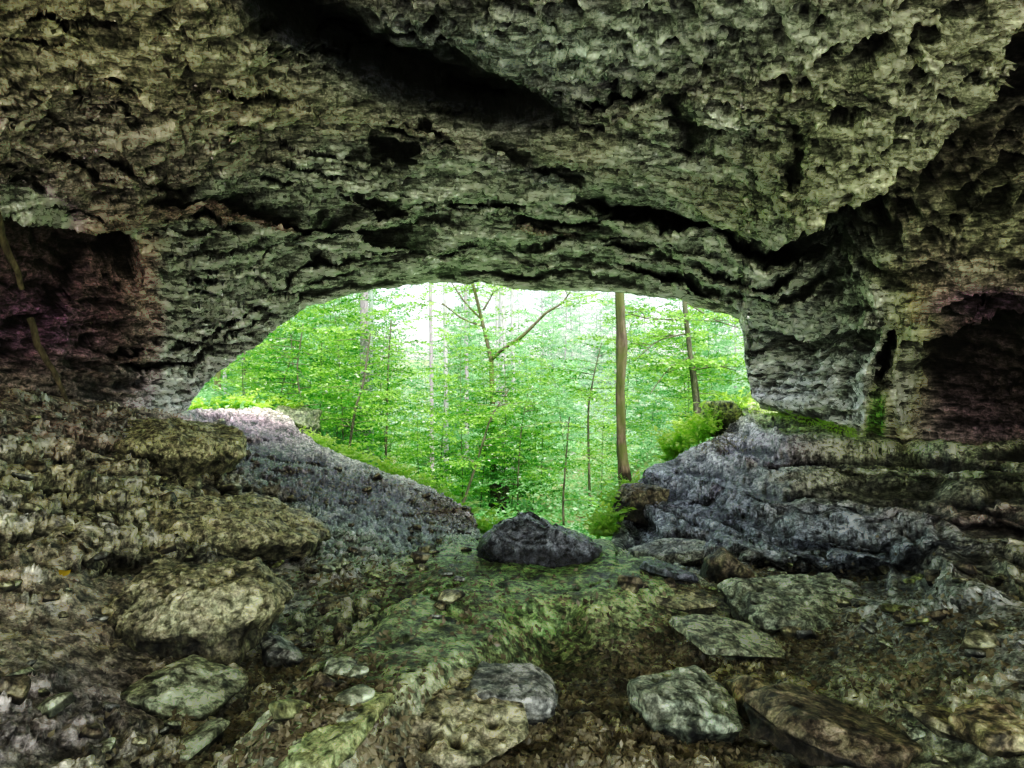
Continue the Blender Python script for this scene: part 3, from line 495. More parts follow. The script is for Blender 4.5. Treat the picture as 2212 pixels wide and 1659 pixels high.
def rock_mesh(name, size, seed, mat, sub=5, style='block', cuts=9, rough=1.0):
    """angular block: a box trimmed by random planes, then weathered"""
    if sub not in ICO: ICO[sub] = ico(sub)
    v, f = ICO[sub]; r_ = np.random.default_rng(seed); s = np.array(size) / 2
    pl = [(np.array(a, float), 1.0) for a in ((1, 0, 0), (-1, 0, 0), (0, 1, 0), (0, -1, 0), (0, 0, 1), (0, 0, -1))]
    for k in range(cuts):
        n = r_.normal(size=3); n[2] *= 0.6; n /= np.linalg.norm(n); pl.append((n, r_.uniform(0.80, 1.12)))
    if style == 'wedge': pl += [(np.array([0.55, 0, 0.83]), 0.62), (np.array([-0.85, 0.1, 0.5]), 0.95)]
    if style == 'mound': pl = [(n, d * 1.25) for n, d in pl]
    rr = np.full(len(v), 1.25 if style != 'mound' else 1.0)
    inv = np.zeros(len(v))
    for n, d in pl: inv += np.maximum(v @ n, 0.0) ** 30 / d ** 30 if style != 'mound' else np.maximum(v @ n, 0) ** 4 / d ** 4
    rr = 1 / inv ** (1 / (30 if style != 'mound' else 4))
    p = v * rr[:, None] * s; md = float(np.mean(s)); off = seed * 3.7
    nn = v / s; nn /= np.linalg.norm(nn, axis=1)[:, None]
    q = p + off
    d = 0.11 * md * fbm(q / md * 1.1, 4, seed % 50) + 0.10 * md * fbm(q / md * 3.2, 5, 7, 0.58) * rough
    if style in ('slab', 'strata', 'block'):
        L_ = 0.09 if style == 'strata' else 0.05; t = q[:, 2] / L_ + fbm(q * 2, 3, 9) * 2.2; k = np.floor(t)
        lay = perlin(np.stack([k * 5.3, q[:, 0] * 2.2, q[:, 1] * 2.2], 1), 3); side = 1 - np.abs(nn[:, 2]); d += side * lay * (0.10 if style == 'strata' else 0.04)
    qq = q + 0.06 * np.stack([fbm(q * 5, 3, 1), fbm(q * 5, 3, 2), fbm(q * 5, 3, 5)], 1); f1, f2, idc = worley(qq * 10, 4); g1, g2, idd = worley(qq * 24, 6); e1, e2, ei = worley(qq * np.array([4, 4, 9.]) + 2, 9)
    pit = (1 - sst(0.05, 0.6, f1)) * (idc > 0.5) * (0.3 + idc * .7); d -= rough * (0.016 * pit + 0.010 * (1 - sst(0.1, 0.5, g1)) * idd); d += 0.075 * md * rough * ei
    d += 0.012 * fbm(q * 17, 4, 8, 0.65) * rough
    if style == 'pitted': d -= 0.035 * pit
    if style in ('slab', 'block', 'pitted'):
        uc = 1 - 0.16 * sst(0.15, -0.5, p[:, 2] / s[2]); p[:, :2] *= uc[:, None]
    p = p + nn * d[:, None]; cav_shade = np.clip(0.62 + (d - 0.12 * md * fbm(q / md * 1.1, 2, seed % 50)) * 6 - pit * 0.3 - (0.55 if style != 'mound' else 0) * sst(0.28, -0.15, p[:, 2] / s[2]) * (1 - np.clip(nn[:, 2], 0, 1)), 0, 1)  # lower sides of each rock darkened as painted shade
    return mesh_np(name, p, f, mat, True, {'cav_shade': cav_shade, 'wet': np.full(len(p), 0.3, f4)}, link=False)
def rock(name, label, cx, by, wpx, hpx, dep, seed, mat, cat='rock', style='block', sub=5, rz=0.0, tx=0.0, ty=0.0, sink=0.3, rough=1.0, group=None, Y=None, cuts=9):
    p, n = hit(cx, by); Yd = Y or p[1]
    if Y: p = P(cx, by, Y)
    wm = wpx * Yd / F; hm = max(hpx - 0.75 * dep * max(0.3, -p[2]) / Yd ** 2 * F, 0.5 * hpx) * Yd / F
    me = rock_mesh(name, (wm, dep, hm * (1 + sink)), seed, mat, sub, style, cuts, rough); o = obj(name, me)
    o.location = (p[0], p[1] + dep * 0.42, p[2] + hm * (0.5 - sink * 0.5)); o.rotation_euler = (math.radians(tx), math.radians(ty), math.radians(rz)); tag(o, label, cat, group); return o
rock('wet_boulder', 'black glossy wet boulder in the middle of the cave mouth', 1165, 1222, 268, 128, 0.7, 11, BLACK, 'boulder', 'wedge', 6, 8, 0, 6, 0.35, 1.3)
rock('stone_slab', 'flat tan slab with black front edge, right of the mossy mound', 1462, 1325, 208, 48, 0.55, 13, TAN, 'slab', 'slab', 6, -4, 1, 4, 0.0, 0.6)
rock('stone_slab', 'pale greenish flat slab tilted over a dark gap, below the tan slab', 1602, 1425, 215, 62, 0.55, 14, PALE, 'slab', 'slab', 6, 10, 2, 6, 0.0, 0.7)
rock('stone_slab', 'tilted grey slab leaning at the foot of the right rock slope', 1462, 1215, 165, 48, 0.6, 15, GREY, 'slab', 'slab', 6, 8, 10, -10, 0.2, 0.7)
rock('rock_block', 'dark triangular block standing right of the tilted grey slab', 1590, 1268, 112, 88, 0.42, 16, BROWN, 'rock', 'wedge', 6, 0, 0, 14, 0.2, 0.8)
rock('rock_block', 'black jagged fragment wedged under the tilted grey slab', 1450, 1262, 120, 44, 0.35, 17, BLACK, 'rock', 'block', 5, 20, 0, 12, 0.2, 1.2)
rock('pitted_boulder', 'green grey deeply pitted boulder in the leaf litter at the lower right', 1508, 1612, 225, 165, 0.5, 18, GREEN, 'boulder', 'pitted', 6, 12, 0, 0, 0.25, 1.0)
rock('flat_rock', 'wide flat pitted rock lying behind the pale greenish slab', 1745, 1365, 305, 100, 0.9, 19, GREEN, 'rock', 'pitted', 6, -6, 5, 3, 0.3, 0.9)
rock('rock_block', 'ochre edged angular block leaning beside the pitted boulder', 1700, 1600, 150, 165, 0.5, 20, OCHRE, 'rock', 'wedge', 6, 26, 0, 10, 0.3, 0.6)
rock('rock_block', 'large smooth dark brown block at the lower right edge of the floor', 1850, 1690, 300, 150, 0.7, 21, BROWN, 'rock', 'block', 6, 30, 0, 14, 0.3, 0.5)
rock('tan_boulder', 'big tan boulder with flat top and dark undercut front on the left', 355, 1425, 400, 230, 0.8, 22, TAN, 'boulder', 'block', 7, -8, 1, -3, 0.1, 1.3)
rock('rock_block', 'knobbly tan block attached at the right end of the big tan boulder', 500, 1345, 120, 120, 0.5, 23, LAYER, 'rock', 'block', 6, 22, 0, 0, 0.3, 1.2)
rock('pale_rock', 'pale green smooth rock below the big tan boulder', 360, 1545, 200, 95, 0.45, 24, PALE, 'rock', 'wedge', 6, -14, 0, 12, 0.3, 0.5)
rock('rock_wedge', 'small dark upright wedge with a pale streak, right of the big tan boulder', 595, 1440, 92, 66, 0.3, 25, GREY, 'rock', 'wedge', 5, 30, 0, 20, 0.3, 0.8)
rock('small_stone', 'small smooth pale stone left of the mossy mound', 722, 1464, 66, 32, 0.16, 26, PALE, 'stone', 'block', 5, 5, 0, 0, 0.2, 0.5)
rock('small_stone', 'upright brown cube shaped stone at the foot of the dirt bank', 897, 1218, 40, 30, 0.16, 27, BROWN, 'stone', 'block', 5, 20, 0, 5, 0.2, 0.7)
rock('stone_slab', 'dark brown slab in rubble between dirt bank and mossy mound', 700, 1330, 84, 34, 0.3, 28, BROWN, 'slab', 'slab', 5, 12, 0, -8, 0.2, 0.8)
rock('flat_rock', 'pitted olive flat rock at the bottom centre, in front of the mossy mound', 930, 1640, 400, 130, 0.75, 29, LAYER, 'rock', 'pitted', 6, 6, 4, 4, 0.35, 1.1)
rock('rock_block', 'dark block in the shadowed hollow below the mossy mound', 1110, 1560, 190, 120, 0.4, 30, GREY, 'rock', 'block', 6, -8, 0, 0, 0.3, 0.7)
rock('layered_outcrop', 'long dark layered outcrop halfway up the left slope', 420, 1180, 480, 110, 1.3, 31, LAYER, 'rock outcrop', 'strata', 7, -6, 0, 5, 0.3, 1.3)
rock('layered_outcrop', 'short layered outcrop high on the left slope', 330, 1000, 310, 80, 1.2, 32, LAYER, 'rock outcrop', 'strata', 7, -8, 0, 7, 0.3, 1.2)
rock('layered_outcrop', 'low crumbling ledge at the top edge of the left slope', 330, 945, 110, 40, 0.6, 33, TAN, 'rock outcrop', 'strata', 6, -12, 0, 5, 0.3, 1.0)
rock('mossy_outcrop', 'dark mossy outcrop outside at the end of the pink dirt ledge', 622, 938, 90, 58, 1.2, 34, rmat('dark_moss', (0.10, 0.12, 0.06)), 'rock outcrop', 'strata', 6, 10, 0, 8, 0.4, 1.2, Y=12.4)
rock('flat_rock', 'moss tinted slab at the bottom edge left of centre', 640, 1668, 250, 90, 0.5, 35, MOSSY, 'slab', 'slab', 6, -18, 6, -6, 0.3, 0.8)
rock('flat_rock', 'pale grey green stone near the bottom left of the floor', 395, 1640, 90, 40, 0.25, 36, PALE, 'rock', 'slab', 5, -18, 6, -6, 0.3, 0.8)
rock('round_rock', 'round pale knob of rock in the lower right corner', 2190, 1640, 130, 110, 0.3, 37, OCHRE, 'rock', 'block', 6, 0, 0, 0, 0.3, 1.0)
rock('flat_rock', 'long pale rock strip near the lower right corner', 2090, 1600, 150, 40, 0.25, 38, TAN, 'rock', 'slab', 5, -12, 0, 10, 0.3, 0.8)
rock('brown_outcrop', 'rounded brown knob on the right rock slope edge under the trunk', 1392, 1110, 90, 60, 0.6, 39, BROWN, 'rock outcrop', 'strata', 6, 30, 0, 12, 0.7, 1.4)
rock('mossy_outcrop', 'moss capped rock bank beside the ferns on the right', 1585, 925, 64, 60, 0.8, 40, rmat('moss_cap', (0.22, 0.26, 0.09)), 'rock outcrop', 'block', 6, 10, 0, 0, 0.4, 1.2, Y=11.0)
# loose stones, individually placed; meshes are shared
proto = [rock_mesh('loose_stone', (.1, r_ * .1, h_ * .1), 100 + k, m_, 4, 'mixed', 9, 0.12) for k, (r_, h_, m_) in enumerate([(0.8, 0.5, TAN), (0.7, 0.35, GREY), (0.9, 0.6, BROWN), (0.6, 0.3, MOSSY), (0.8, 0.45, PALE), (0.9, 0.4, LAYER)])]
def loose(n, reg, smin, smax, label, group, seed, kinds=range(6)):
    r_ = random.Random(seed); kinds = list(kinds)
    for k in range(n):
        x0, y0, x1, y1 = r_.choice(reg); px_, py_ = r_.uniform(x0, x1), r_.uniform(y0, y1); p, nn = hit(px_, py_); s = smin * (smax / smin) ** (r_.random() ** 1.8)
        o = bpy.data.objects.new('loose_stone', proto[r_.choice(kinds)]); COL.objects.link(o); o.scale = (s * 10,) * 3; o.location = (p[0], p[1], p[2] + s * 0.08)
        o.rotation_euler = (r_.uniform(-.4, .4), r_.uniform(-.4, .4), r_.uniform(0, 6.3)); tag(o, label, 'stone', group)
loose(70, [(560, 1220, 980, 1340), (600, 1330, 800, 1560), (640, 1190, 1020, 1260)], 0.04, 0.17, 'broken stone in the rubble between the left slope and the mossy mound', 'rubble stones left of the mossy mound', 1)
loose(40, [(20, 900, 500, 1200), (20, 950, 620, 1210), (300, 930, 560, 1100)], 0.06, 0.26, 'weathered stone lying on the stepped left slope', 'stones on the left slope', 2, [0, 1, 2, 5])
loose(75, [(1650, 1230, 2200, 1420), (1850, 1230, 2212, 1640), (1350, 1210, 1700, 1290)], 0.05, 0.18, 'grey green stone in the rubble on the right side of the floor', 'rubble stones on the right', 3)
loose(30, [(0, 1240, 280, 1600), (180, 1560, 760, 1650)], 0.04, 0.13, 'small stone on the muddy floor at the lower left', 'stones at the lower left', 4)
loose(60, [(540, 980, 1000, 1180), (880, 1060, 1030, 1170)], 0.05, 0.14, 'dark stone scattered on the wet dirt bank', 'stones on the dirt bank', 5, [1, 2])
# flowstone pillar and hanging roots
def lump_column(name, label, top, bot, radii, mat, seed, k=48, n=70, parts=None):
    a = np.arange(k) / k * 2 * np.pi; t = np.linspace(0, 1, n); c = np.array(bot)[None] * (1 - t[:, None]) + np.array(top)[None] * t[:, None]
    r = np.interp(t, np.linspace(0, 1, len(radii)), radii[::-1])[:, None] * np.ones((1, k))
    q = np.stack([np.cos(a)[None] * 1.5 + t[:, None] * 0, np.sin(a)[None] * 1.5 + t[:, None] * 0, t[:, None] * 1.4 + a[None] * 0], -1).reshape(-1, 3) + seed
    dd = fbm(q * 1.6, 5, seed, 0.6).reshape(n, k); r = r * (1 + 0.75 * dd) * (1 + 0.15 * fbm(np.stack([np.cos(a)[None] * 4 + t[:, None] * 0, np.sin(a)[None] * 4 + t[:, None] * 0, t[:, None] * 1.2 + a[None] * 0], -1).reshape(-1, 3), 4, seed + 1, .6).reshape(n, k) * 2)
    V = c[:, None] + np.stack([r * np.cos(a), r * np.sin(a) * 0.7, r * 0], -1)
    return mesh_np(name, V.reshape(-1, 3), grid_faces(n, k, True), mat, True, {'cav_shade': np.clip(0.6 + dd.ravel() * 0.8, 0, 1), 'wet': np.full(n * k, 0.2, f4)}), c
ROOT = bark_mat('root_bark', (0.10, 0.08, 0.06), (0.34, 0.28, 0.2), mossamt=0.0)
def root(pts, r0, r1, label):
    pts = np.array([P(a, b, Y) for a, b, Y in pts]); t = np.linspace(0, 1, 30); u = np.linspace(0, 1, len(pts)); q = np.stack([np.interp(t, u, pts[:, i]) for i in range(3)], 1); q += np.stack([fbm(q * 3, 2, 1), fbm(q * 3, 2, 2), fbm(q * 3, 2, 3)], 1) * 0.05
    b = MB(); b.tube(q, np.linspace(r0, r1, 30), 8, 3, 0.2); o = b.build('hanging_root', ROOT); tag(o, label, 'root')
root([(-15, 440, 5.3), (8, 510, 5.5), (25, 560, 5.5), (45, 625, 5.6)], 0.035, 0.018, 'thick root hanging at the left edge under the pale patch')
root([(68, 690, 6.6), (80, 745, 6.55), (108, 790, 6.5), (128, 830, 6.6), (146, 866, 6.75)], 0.030, 0.020, 'thin bent root hanging down to the floor by the left wall')
# yellow leaf on the floor
p, n = hit(137, 1243); b = MB(); a = np.linspace(0, 2 * np.pi, 13)[:-1]; V = np.stack([np.cos(a) * 0.035 * (1 - .15 * np.cos(2 * a)), np.sin(a) * 0.022, 0.012 * np.cos(2 * a)], 1)
b.add(np.concatenate([[[0, 0, 0]], V]), [[0, i + 1, (i + 1) % 12 + 1] for i in range(12)]); o = b.build('fallen_leaf', leaf_mat('yellow_leaf', (0.75, 0.50, 0.03), (0.8, 0.6, 0.06), 0.2)); o.location = p + np.array([0, 0, .02]); o.rotation_euler = (0.5, 0.1, 0.4); tag(o, 'single bright yellow fallen leaf on the left floor', 'leaf')
# leaf litter
def quads(cn, dr, nm, ln, wd, fold=0.15):
    """N folded leaves: 6 vertices, 2 quads each"""
    dr = dr / np.linalg.norm(dr, axis=1)[:, None]; sd_ = np.cross(nm, dr); sd_ /= np.linalg.norm(sd_, axis=1)[:, None] + 1e-9; up = np.cross(dr, sd_)
    l = ln[:, None]; w_ = wd[:, None]
    v = np.stack([cn - dr * l * .5, cn - dr * l * .05 + sd_ * w_ * .5 - up * w_ * fold, cn + dr * l * .5 - up * l * 0.08, cn - dr * l * .05 - sd_ * w_ * .5 - up * w_ * fold], 1)
    n_ = len(cn); i = np.arange(n_)[:, None] * 4; f = np.concatenate([i + np.array([[0, 1, 2]]), i + np.array([[0, 2, 3]])], 0)
    return v.reshape(-1, 3), f
LIT = leaf_mat('litter', (0.13, 0.11, 0.065), (0.55, 0.49, 0.30), 0.1, 6.0)
pts, nn = [], []
for (x, y, rx, ry, n_) in [(1400, 1540, 260, 110, 3600), (1250, 1620, 350, 60, 1600), (1650, 1255, 170, 30, 1800), (700, 1480, 150, 90, 1300), (980, 1100, 90, 50, 2200), (1720, 1400, 160, 90, 1100), (1480, 1400, 120, 50, 900), (600, 1600, 320, 70, 900), (2000, 1400, 220, 160, 1200), (800, 1250, 200, 50, 900), (750, 1040, 220, 60, 1500), (1560, 955, 60, 18, 600), (1120, 1330, 330, 110, 700)]:
    for k in range(n_):
        u, v_ = rng.normal(size=2) * 0.55; X, Y_ = x + u * rx, y + v_ * ry
        if not (20 < X < 2380 and Y_ > interp(SILL, np.array([X]))[0] + 4 and Y_ < 1730): continue
        p, n = hit(X, Y_); pts.append(p); nn.append(n)
pts = np.array(pts); nn = np.array(nn); m_ = len(pts); nm = nn + rng.normal(size=(m_, 3)) * 0.35; dr = np.cross(nm, rng.normal(size=(m_, 3)))
v, f = quads(pts + nn * 0.012, dr, nm, rng.uniform(.02, .055, m_), rng.uniform(.012, .035, m_)); o = mesh_np('leaf_litter', v, f, LIT, False); tag(o, 'dry brown leaf litter scattered over the cave floor', kind='stuff')

# ------------------------------------------------------------------ outside ground
def gz(x, y):
    x = np.asarray(x, float); y = np.asarray(y, float)
    side_l = sst(-1.2 - 0.10 * (y - 10), -5.0 - 0.16 * (y - 10), x); side_r = sst(1.2 + 0.05 * (y - 10), 5.2 + 0.12 * (y - 10), x); v = -3.0 - 0.5 * sst(12, 30, y)
    z = v + (-0.62 - v) * np.clip(side_l, 0, 1) * sst(48, 26, y) + (-0.55 - v) * np.clip(side_r, 0, 1) * sst(34, 18, y)
    z = z + 6 * sst(45, 130, y) + 6 * sst(130, 260, y)
    q = np.stack([x, y, x * 0], -1).reshape(-1, 3); z = z + (fbm(q * 0.25, 3, 5) * 0.4 + fbm(q * 1.1, 3, 6) * 0.10).reshape(z.shape)
    inside = sst(11.5, 9.5, y) ; return z * (1 - inside) + np.minimum(z, -3.6) * inside
xs = np.sign(np.linspace(-1, 1, 260)) * np.abs(np.linspace(-1, 1, 260)) ** 2.2 * 300; ys = np.concatenate([-300 + 300 * np.linspace(0, 1, 30)[:-1], np.linspace(0, 8, 10)[:-1], 8 + 400 * np.linspace(0, 1, 220) ** 2.2])
Xg, Yg = np.meshgrid(xs, ys); Zg = gz(Xg, Yg)
m, nt = mat_new('forest_soil'); L = nt.links.new; out = N(nt, 'ShaderNodeOutputMaterial'); bs = N(nt, 'ShaderNodeBsdfPrincipled'); L(bs.outputs[0], out.inputs[0]); tc = N(nt, 'ShaderNodeTexCoord')
n = N(nt, 'ShaderNodeTexNoise'); n.inputs['Scale'].default_value = 1.6; n.inputs['Detail'].default_value = 8; L(tc.outputs['Object'], n.inputs['Vector']); L(ramp(nt, n.outputs[0], [(0.35, (0.10, 0.20, 0.04)), (0.52, (0.20, 0.30, 0.08)), (0.66, (0.30, 0.20, 0.13))]), bs.inputs['Base Color']); bs.inputs['Roughness'].default_value = 0.95
gr = mesh_np('forest_floor', np.stack([Xg, Yg, Zg], -1).reshape(-1, 3), grid_faces(len(ys), len(xs)), m); tag(gr, 'forest ground falling into a hollow beyond the cave mouth', kind='structure')
# ------------------------------------------------------------------ trees
LN = leaf_mat('leaf_near', (0.03, 0.20, 0.005), (0.36, 0.72, 0.09), 0.5); LM = leaf_mat('leaf_mid', (0.05, 0.27, 0.04), (0.34, 0.70, 0.27), 0.5); LF = leaf_mat('leaf_far', (0.12, 0.36, 0.16), (0.62, 0.82, 0.55), 0.5, 0.5)  # far leaves are paler, distance haze painted into their colour
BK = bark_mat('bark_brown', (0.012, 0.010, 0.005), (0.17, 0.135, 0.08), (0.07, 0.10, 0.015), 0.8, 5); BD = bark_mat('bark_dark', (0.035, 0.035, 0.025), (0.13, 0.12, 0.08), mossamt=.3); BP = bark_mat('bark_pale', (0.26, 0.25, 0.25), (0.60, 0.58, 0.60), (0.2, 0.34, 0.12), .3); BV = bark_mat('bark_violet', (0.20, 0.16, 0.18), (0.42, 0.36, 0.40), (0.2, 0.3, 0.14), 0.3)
def spray(r_, base, direc, L_, dens, lsz, acc, wood, rad):
    """a near-horizontal beech-like spray: one branch, side twigs, leaves either side of every twig"""
    n = 7; t = np.linspace(0, 1, n)[:, None]; d = np.array(direc, float); d /= np.linalg.norm(d); side = np.cross(d, [0, 0, 1.0]); side /= np.linalg.norm(side) + 1e-9
    bend = r_.uniform(-.25, .25); pts_ = base + d * L_ * t + side * bend * L_ * t ** 2 + np.array([0, 0, 1.0]) * (-0.16 * L_) * t ** 2
    wood.tube(pts_, np.linspace(rad, rad * 0.2, n) * .8, 4)
    for s_ in np.linspace(0.2, 1.0, max(3, int(L_ * dens))):
        i = s_ * (n - 1); a = int(min(i, n - 2)); c = pts_[a] + (pts_[a + 1] - pts_[a]) * (i - a)
        for sg in (-1, 1):
            tl = L_ * r_.uniform(.18, .42) * (1.15 - 0.7 * s_); td = d * r_.uniform(.3, 1.0) + side * sg + np.array([0, 0, r_.uniform(-.45, .35)]); td /= np.linalg.norm(td)
            m = max(2, int(tl / (lsz * 0.62))); tt = np.linspace(.15, 1, m)[:, None]; lp = c + td * tl * tt + np.array([0, 0, -.12]) * tl * tt ** 2
            for sg2 in (-1, 1):
                ld_ = td * .7 + np.cross(td, [0, 0, 1.0]) * sg2 * .8; ld_ = ld_[None] + r_n.normal(size=(m, 3)) * 0.3
                acc['c'].append(lp + ld_ * lsz * .5); acc['d'].append(ld_); acc['n'].append(np.array([[0, 0, 1.0]]) + r_n.normal(size=(m, 3)) * 0.6); acc['s'].append(np.full(m, lsz) * r_n.uniform(.7, 1.25, m))
r_n = np.random.default_rng(5)
def flush(acc, mat, name='crown'):
    c, d, n, s = (np.concatenate(acc[k]) for k in 'cdns'); v, f = quads(c, d, n, s, s * .58); return mesh_np(name, v, f, mat, False, link=False)
def make_tree(seed, H, r0, z0, z1, nb, bl, lsz, bark, leaf, lean=(0, 0), dens=5, up=0.35, crook=0.25, k=7):
    """returns trunk mesh and crown mesh: branches between z0 and z1"""
    r_ = random.Random(seed); n = 14; t = np.linspace(0, 1, n); ph = r_.uniform(0, 6)
    pts_ = np.stack([lean[0] * t + crook * .3 * np.sin(t * 4 + ph) * t, lean[1] * t + crook * .3 * np.cos(t * 5 + ph) * t, H * t - 0.3], 1)
    wd = MB(); wd.tube(pts_, r0 * (1 - 0.75 * t) * (1 + 0.6 * np.exp(-t * H / 0.35)), k, seed, 0.12 if k > 8 else 0)
    acc = dict(c=[], d=[], n=[], s=[])
    for i in range(nb):
        z = z0 + (z1 - z0) * ((i + r_.random()) / nb); s_ = (z + .3) / H; a = min(int(s_ * (n - 1)), n - 2); c = pts_[a] + (pts_[a + 1] - pts_[a]) * (s_ * (n - 1) - a)
        az = i * 2.4 + r_.uniform(-.5, .5); L_ = bl * r_.uniform(.55, 1.1) * (1.15 - .55 * (z - z0) / max(z1 - z0, .1)); u = up * r_.uniform(-.2, 2.6)
        spray(r_, c, (math.cos(az), math.sin(az), u), L_, dens, lsz, acc, wd, r0 * .22 + .004)
    return wd.build('trunk', bark, link=False), flush(acc, leaf)
def tree_obj(name, tm, cm, loc, rz=0, sc=1.0, label=None, cat='tree', group=None):
    e = bpy.data.objects.new(name, None); COL.objects.link(e); e.location = loc; e.rotation_euler = (0, 0, rz); e.scale = (sc,) * 3
    obj('trunk', tm, e)
    if cm: obj('crown', cm, e)
    tag(e, label, cat, group); return e
def on_ground(px_, Y): x = (px_ - CX) / F * Y; return (x, Y, float(gz(np.array([x]), np.array([Y]))[0]))
sap_n = [make_tree(200 + k, 5.5 + k * .5, .02, .4, 5.6 + k * .5, 40, 1.7, .115, BD, LN, (r_n.uniform(-.6, .6), r_n.uniform(-.6, .6))) for k in range(4)]
sap_m = [make_tree(220 + k, 6.5 + k * .6, .022, .4, 6.6 + k * .6, 44, 2.0, .14, BD, LM, (r_n.uniform(-.8, .8), r_n.uniform(-.8, .8))) for k in range(4)]
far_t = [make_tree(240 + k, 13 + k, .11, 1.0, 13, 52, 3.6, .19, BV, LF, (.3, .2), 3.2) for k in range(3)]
tall = [make_tree(250 + k, 17, .16, 4.5, 16, 34, 3.6, .15, BK, LM, (.5, .3), 2.6) for k in range(2)]
def place(lst, n, seed, yr, xw, group, label, name, scr=(.8, 1.25), cat='tree', gap=None, excl=None):
    r_ = random.Random(seed); k = 0; tries = 0
    while k < n and tries < n * 30:
        tries += 1; Y = yr[0] + (yr[1] - yr[0]) * r_.random() ** .9; px_ = r_.uniform(*xw)
        if excl and excl(px_, Y): continue
        tm, cm = lst[r_.randrange(len(lst))]; tree_obj(name, tm, cm, on_ground(px_, Y), r_.uniform(0, 6.28), r_.uniform(*scr), label, cat, group); k += 1
def ex_near(px_, Y): return (560 < px_ < 1330 and Y < 17 and False) or (Y < 15.5 and 640 < px_ < 1540) or (1300 < px_ < 1390 and Y < 19)
place(sap_n, 26, 31, (13.0, 21), (380, 1700), 'slender green saplings nearest the cave mouth', 'slender leafy sapling with bright yellow green leaves just outside the cave', 'sapling', (.5, .82), 'sapling', excl=ex_near)
place(sap_m, 75, 32, (20, 38), (300, 1800), 'saplings in the middle of the wood', 'leafy understory sapling with layered mid green sprays', 'sapling', (.5, .88), 'sapling')
for k, (px_, Y) in enumerate([(1035, 16.6), (1088, 16.9), (1000, 16.2), (1150, 17), (940, 16.4), (745, 16), (690, 15.6)]): tree_obj('sapling', *sap_n[k % 4], on_ground(px_, Y), k * 1.3, (.62, .78, .7, .6, .75, .8, .8)[k], 'bushy sapling standing in front of the forked tree and the violet trunk', 'sapling', 'bushy saplings in front of the forked tree')
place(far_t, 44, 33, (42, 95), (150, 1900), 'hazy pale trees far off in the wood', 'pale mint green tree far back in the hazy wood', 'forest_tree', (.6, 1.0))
# the trunks one can tell apart
def trunk_tree(name, pts_, bark, label, limbs=(), leaf=LN, nb=0, zr=(0, 1), bl=1.8, lsz=.09, k=14, wob=.1, seed=1, sp_side=None, cat='tree', dens=5):
    """pts_: (px, py, Y, width px) from base to top"""
    base = P(*pts_[0][:3]); e = bpy.data.objects.new(name, None); COL.objects.link(e); e.location = base; tag(e, label, cat)
    def tb(ps, wd, kk=k):
        q = np.array([P(*p_[:3]) for p_ in ps]) - base; r = np.array([p_[3] * p_[2] / F / 2 for p_ in ps]); t = np.linspace(0, 1, 8 * (len(q) - 1) + 1); u = np.linspace(0, 1, len(q))
        qq = np.stack([np.interp(t, u, q[:, i]) for i in range(3)], 1); kx = np.ones(5) / 5
        for i in range(3): pad = np.pad(qq[:, i], 2, mode='reflect', reflect_type='odd'); qq[:, i] = np.convolve(pad, kx, 'valid')
        wd.tube(qq, np.interp(t, u, r), kk, seed, wob); return qq
    wd = MB(); main = tb(pts_, wd)
    mx = [main]
    acc = dict(c=[], d=[], n=[], s=[]); r_ = random.Random(seed); tw = MB()
    for lb in limbs:
        lw = MB(); mx.append(tb(lb, lw, 8)); lw.build('limb', bark, e)
    for i in range(nb):
        line = mx[r_.randrange(len(mx))] if limbs else main; s_ = r_.uniform(*zr); c = line[int(s_ * (len(line) - 1))]; az = r_.uniform(0, 6.28) if sp_side is None else r_.uniform(*sp_side)
        spray(r_, c, (math.cos(az), math.sin(az), r_.uniform(.0, .35)), bl * r_.uniform(.6, 1.15), dens, lsz, acc, tw, .012)
    if tw.v: wd.v += tw.v; wd.f += [f_ + wd.n for f_ in tw.f]
    tr = wd.build('trunk', bark, e)
    if nb: obj('crown', flush(acc, leaf), e)
    return e
G = lambda px_, Y: CY - F * on_ground(px_, Y)[2] / Y + 6
trunk_tree('mossy_trunk_tree', [(1354, 1100, 12.2, 46), (1352, 1050, 12.2, 29), (1342, 960, 12.2, 22), (1340, 850, 12.2, 21), (1343, 740, 12.2, 23), (1338, 640, 12.2, 19), (1334, 400, 12.2, 20), (1325, 100, 12.2, 16)], BK, 'brown bare leaning tree trunk rising behind the right rock slope', k=24, wob=.22, seed=2, nb=6, zr=(.75, 1), bl=2.6)
trunk_tree('twin_stem_tree', [(1508, 940, 14.5, 14), (1502, 860, 14.5, 12), (1490, 760, 14.5, 11), (1480, 670, 14.5, 11), (1472, 560, 14.5, 9), (1468, 420, 14.5, 8)], BD, 'dark thin twin stemmed tree with drooping layered branches above the ferns', [[(1518, 940, 14.6, 7), (1508, 850, 14.6, 6), (1496, 770, 14.5, 6)], [(1492, 770, 14.5, 4), (1440, 800, 14.3, 3), (1405, 850, 14, 2)], [(1484, 720, 14.5, 4), (1420, 735, 14.2, 3), (1370, 780, 14, 2)], [(1482, 690, 14.5, 4), (1400, 690, 14.2, 3), (1340, 670, 14, 2)], [(1478, 650, 14.5, 4), (1540, 690, 14.2, 3), (1600, 710, 14, 2)], [(1495, 800, 14.5, 4), (1550, 790, 14.2, 3), (1590, 800, 14, 2)]], LN, 46, (.1, .95), 1.5, .085, 10, .08, 5)
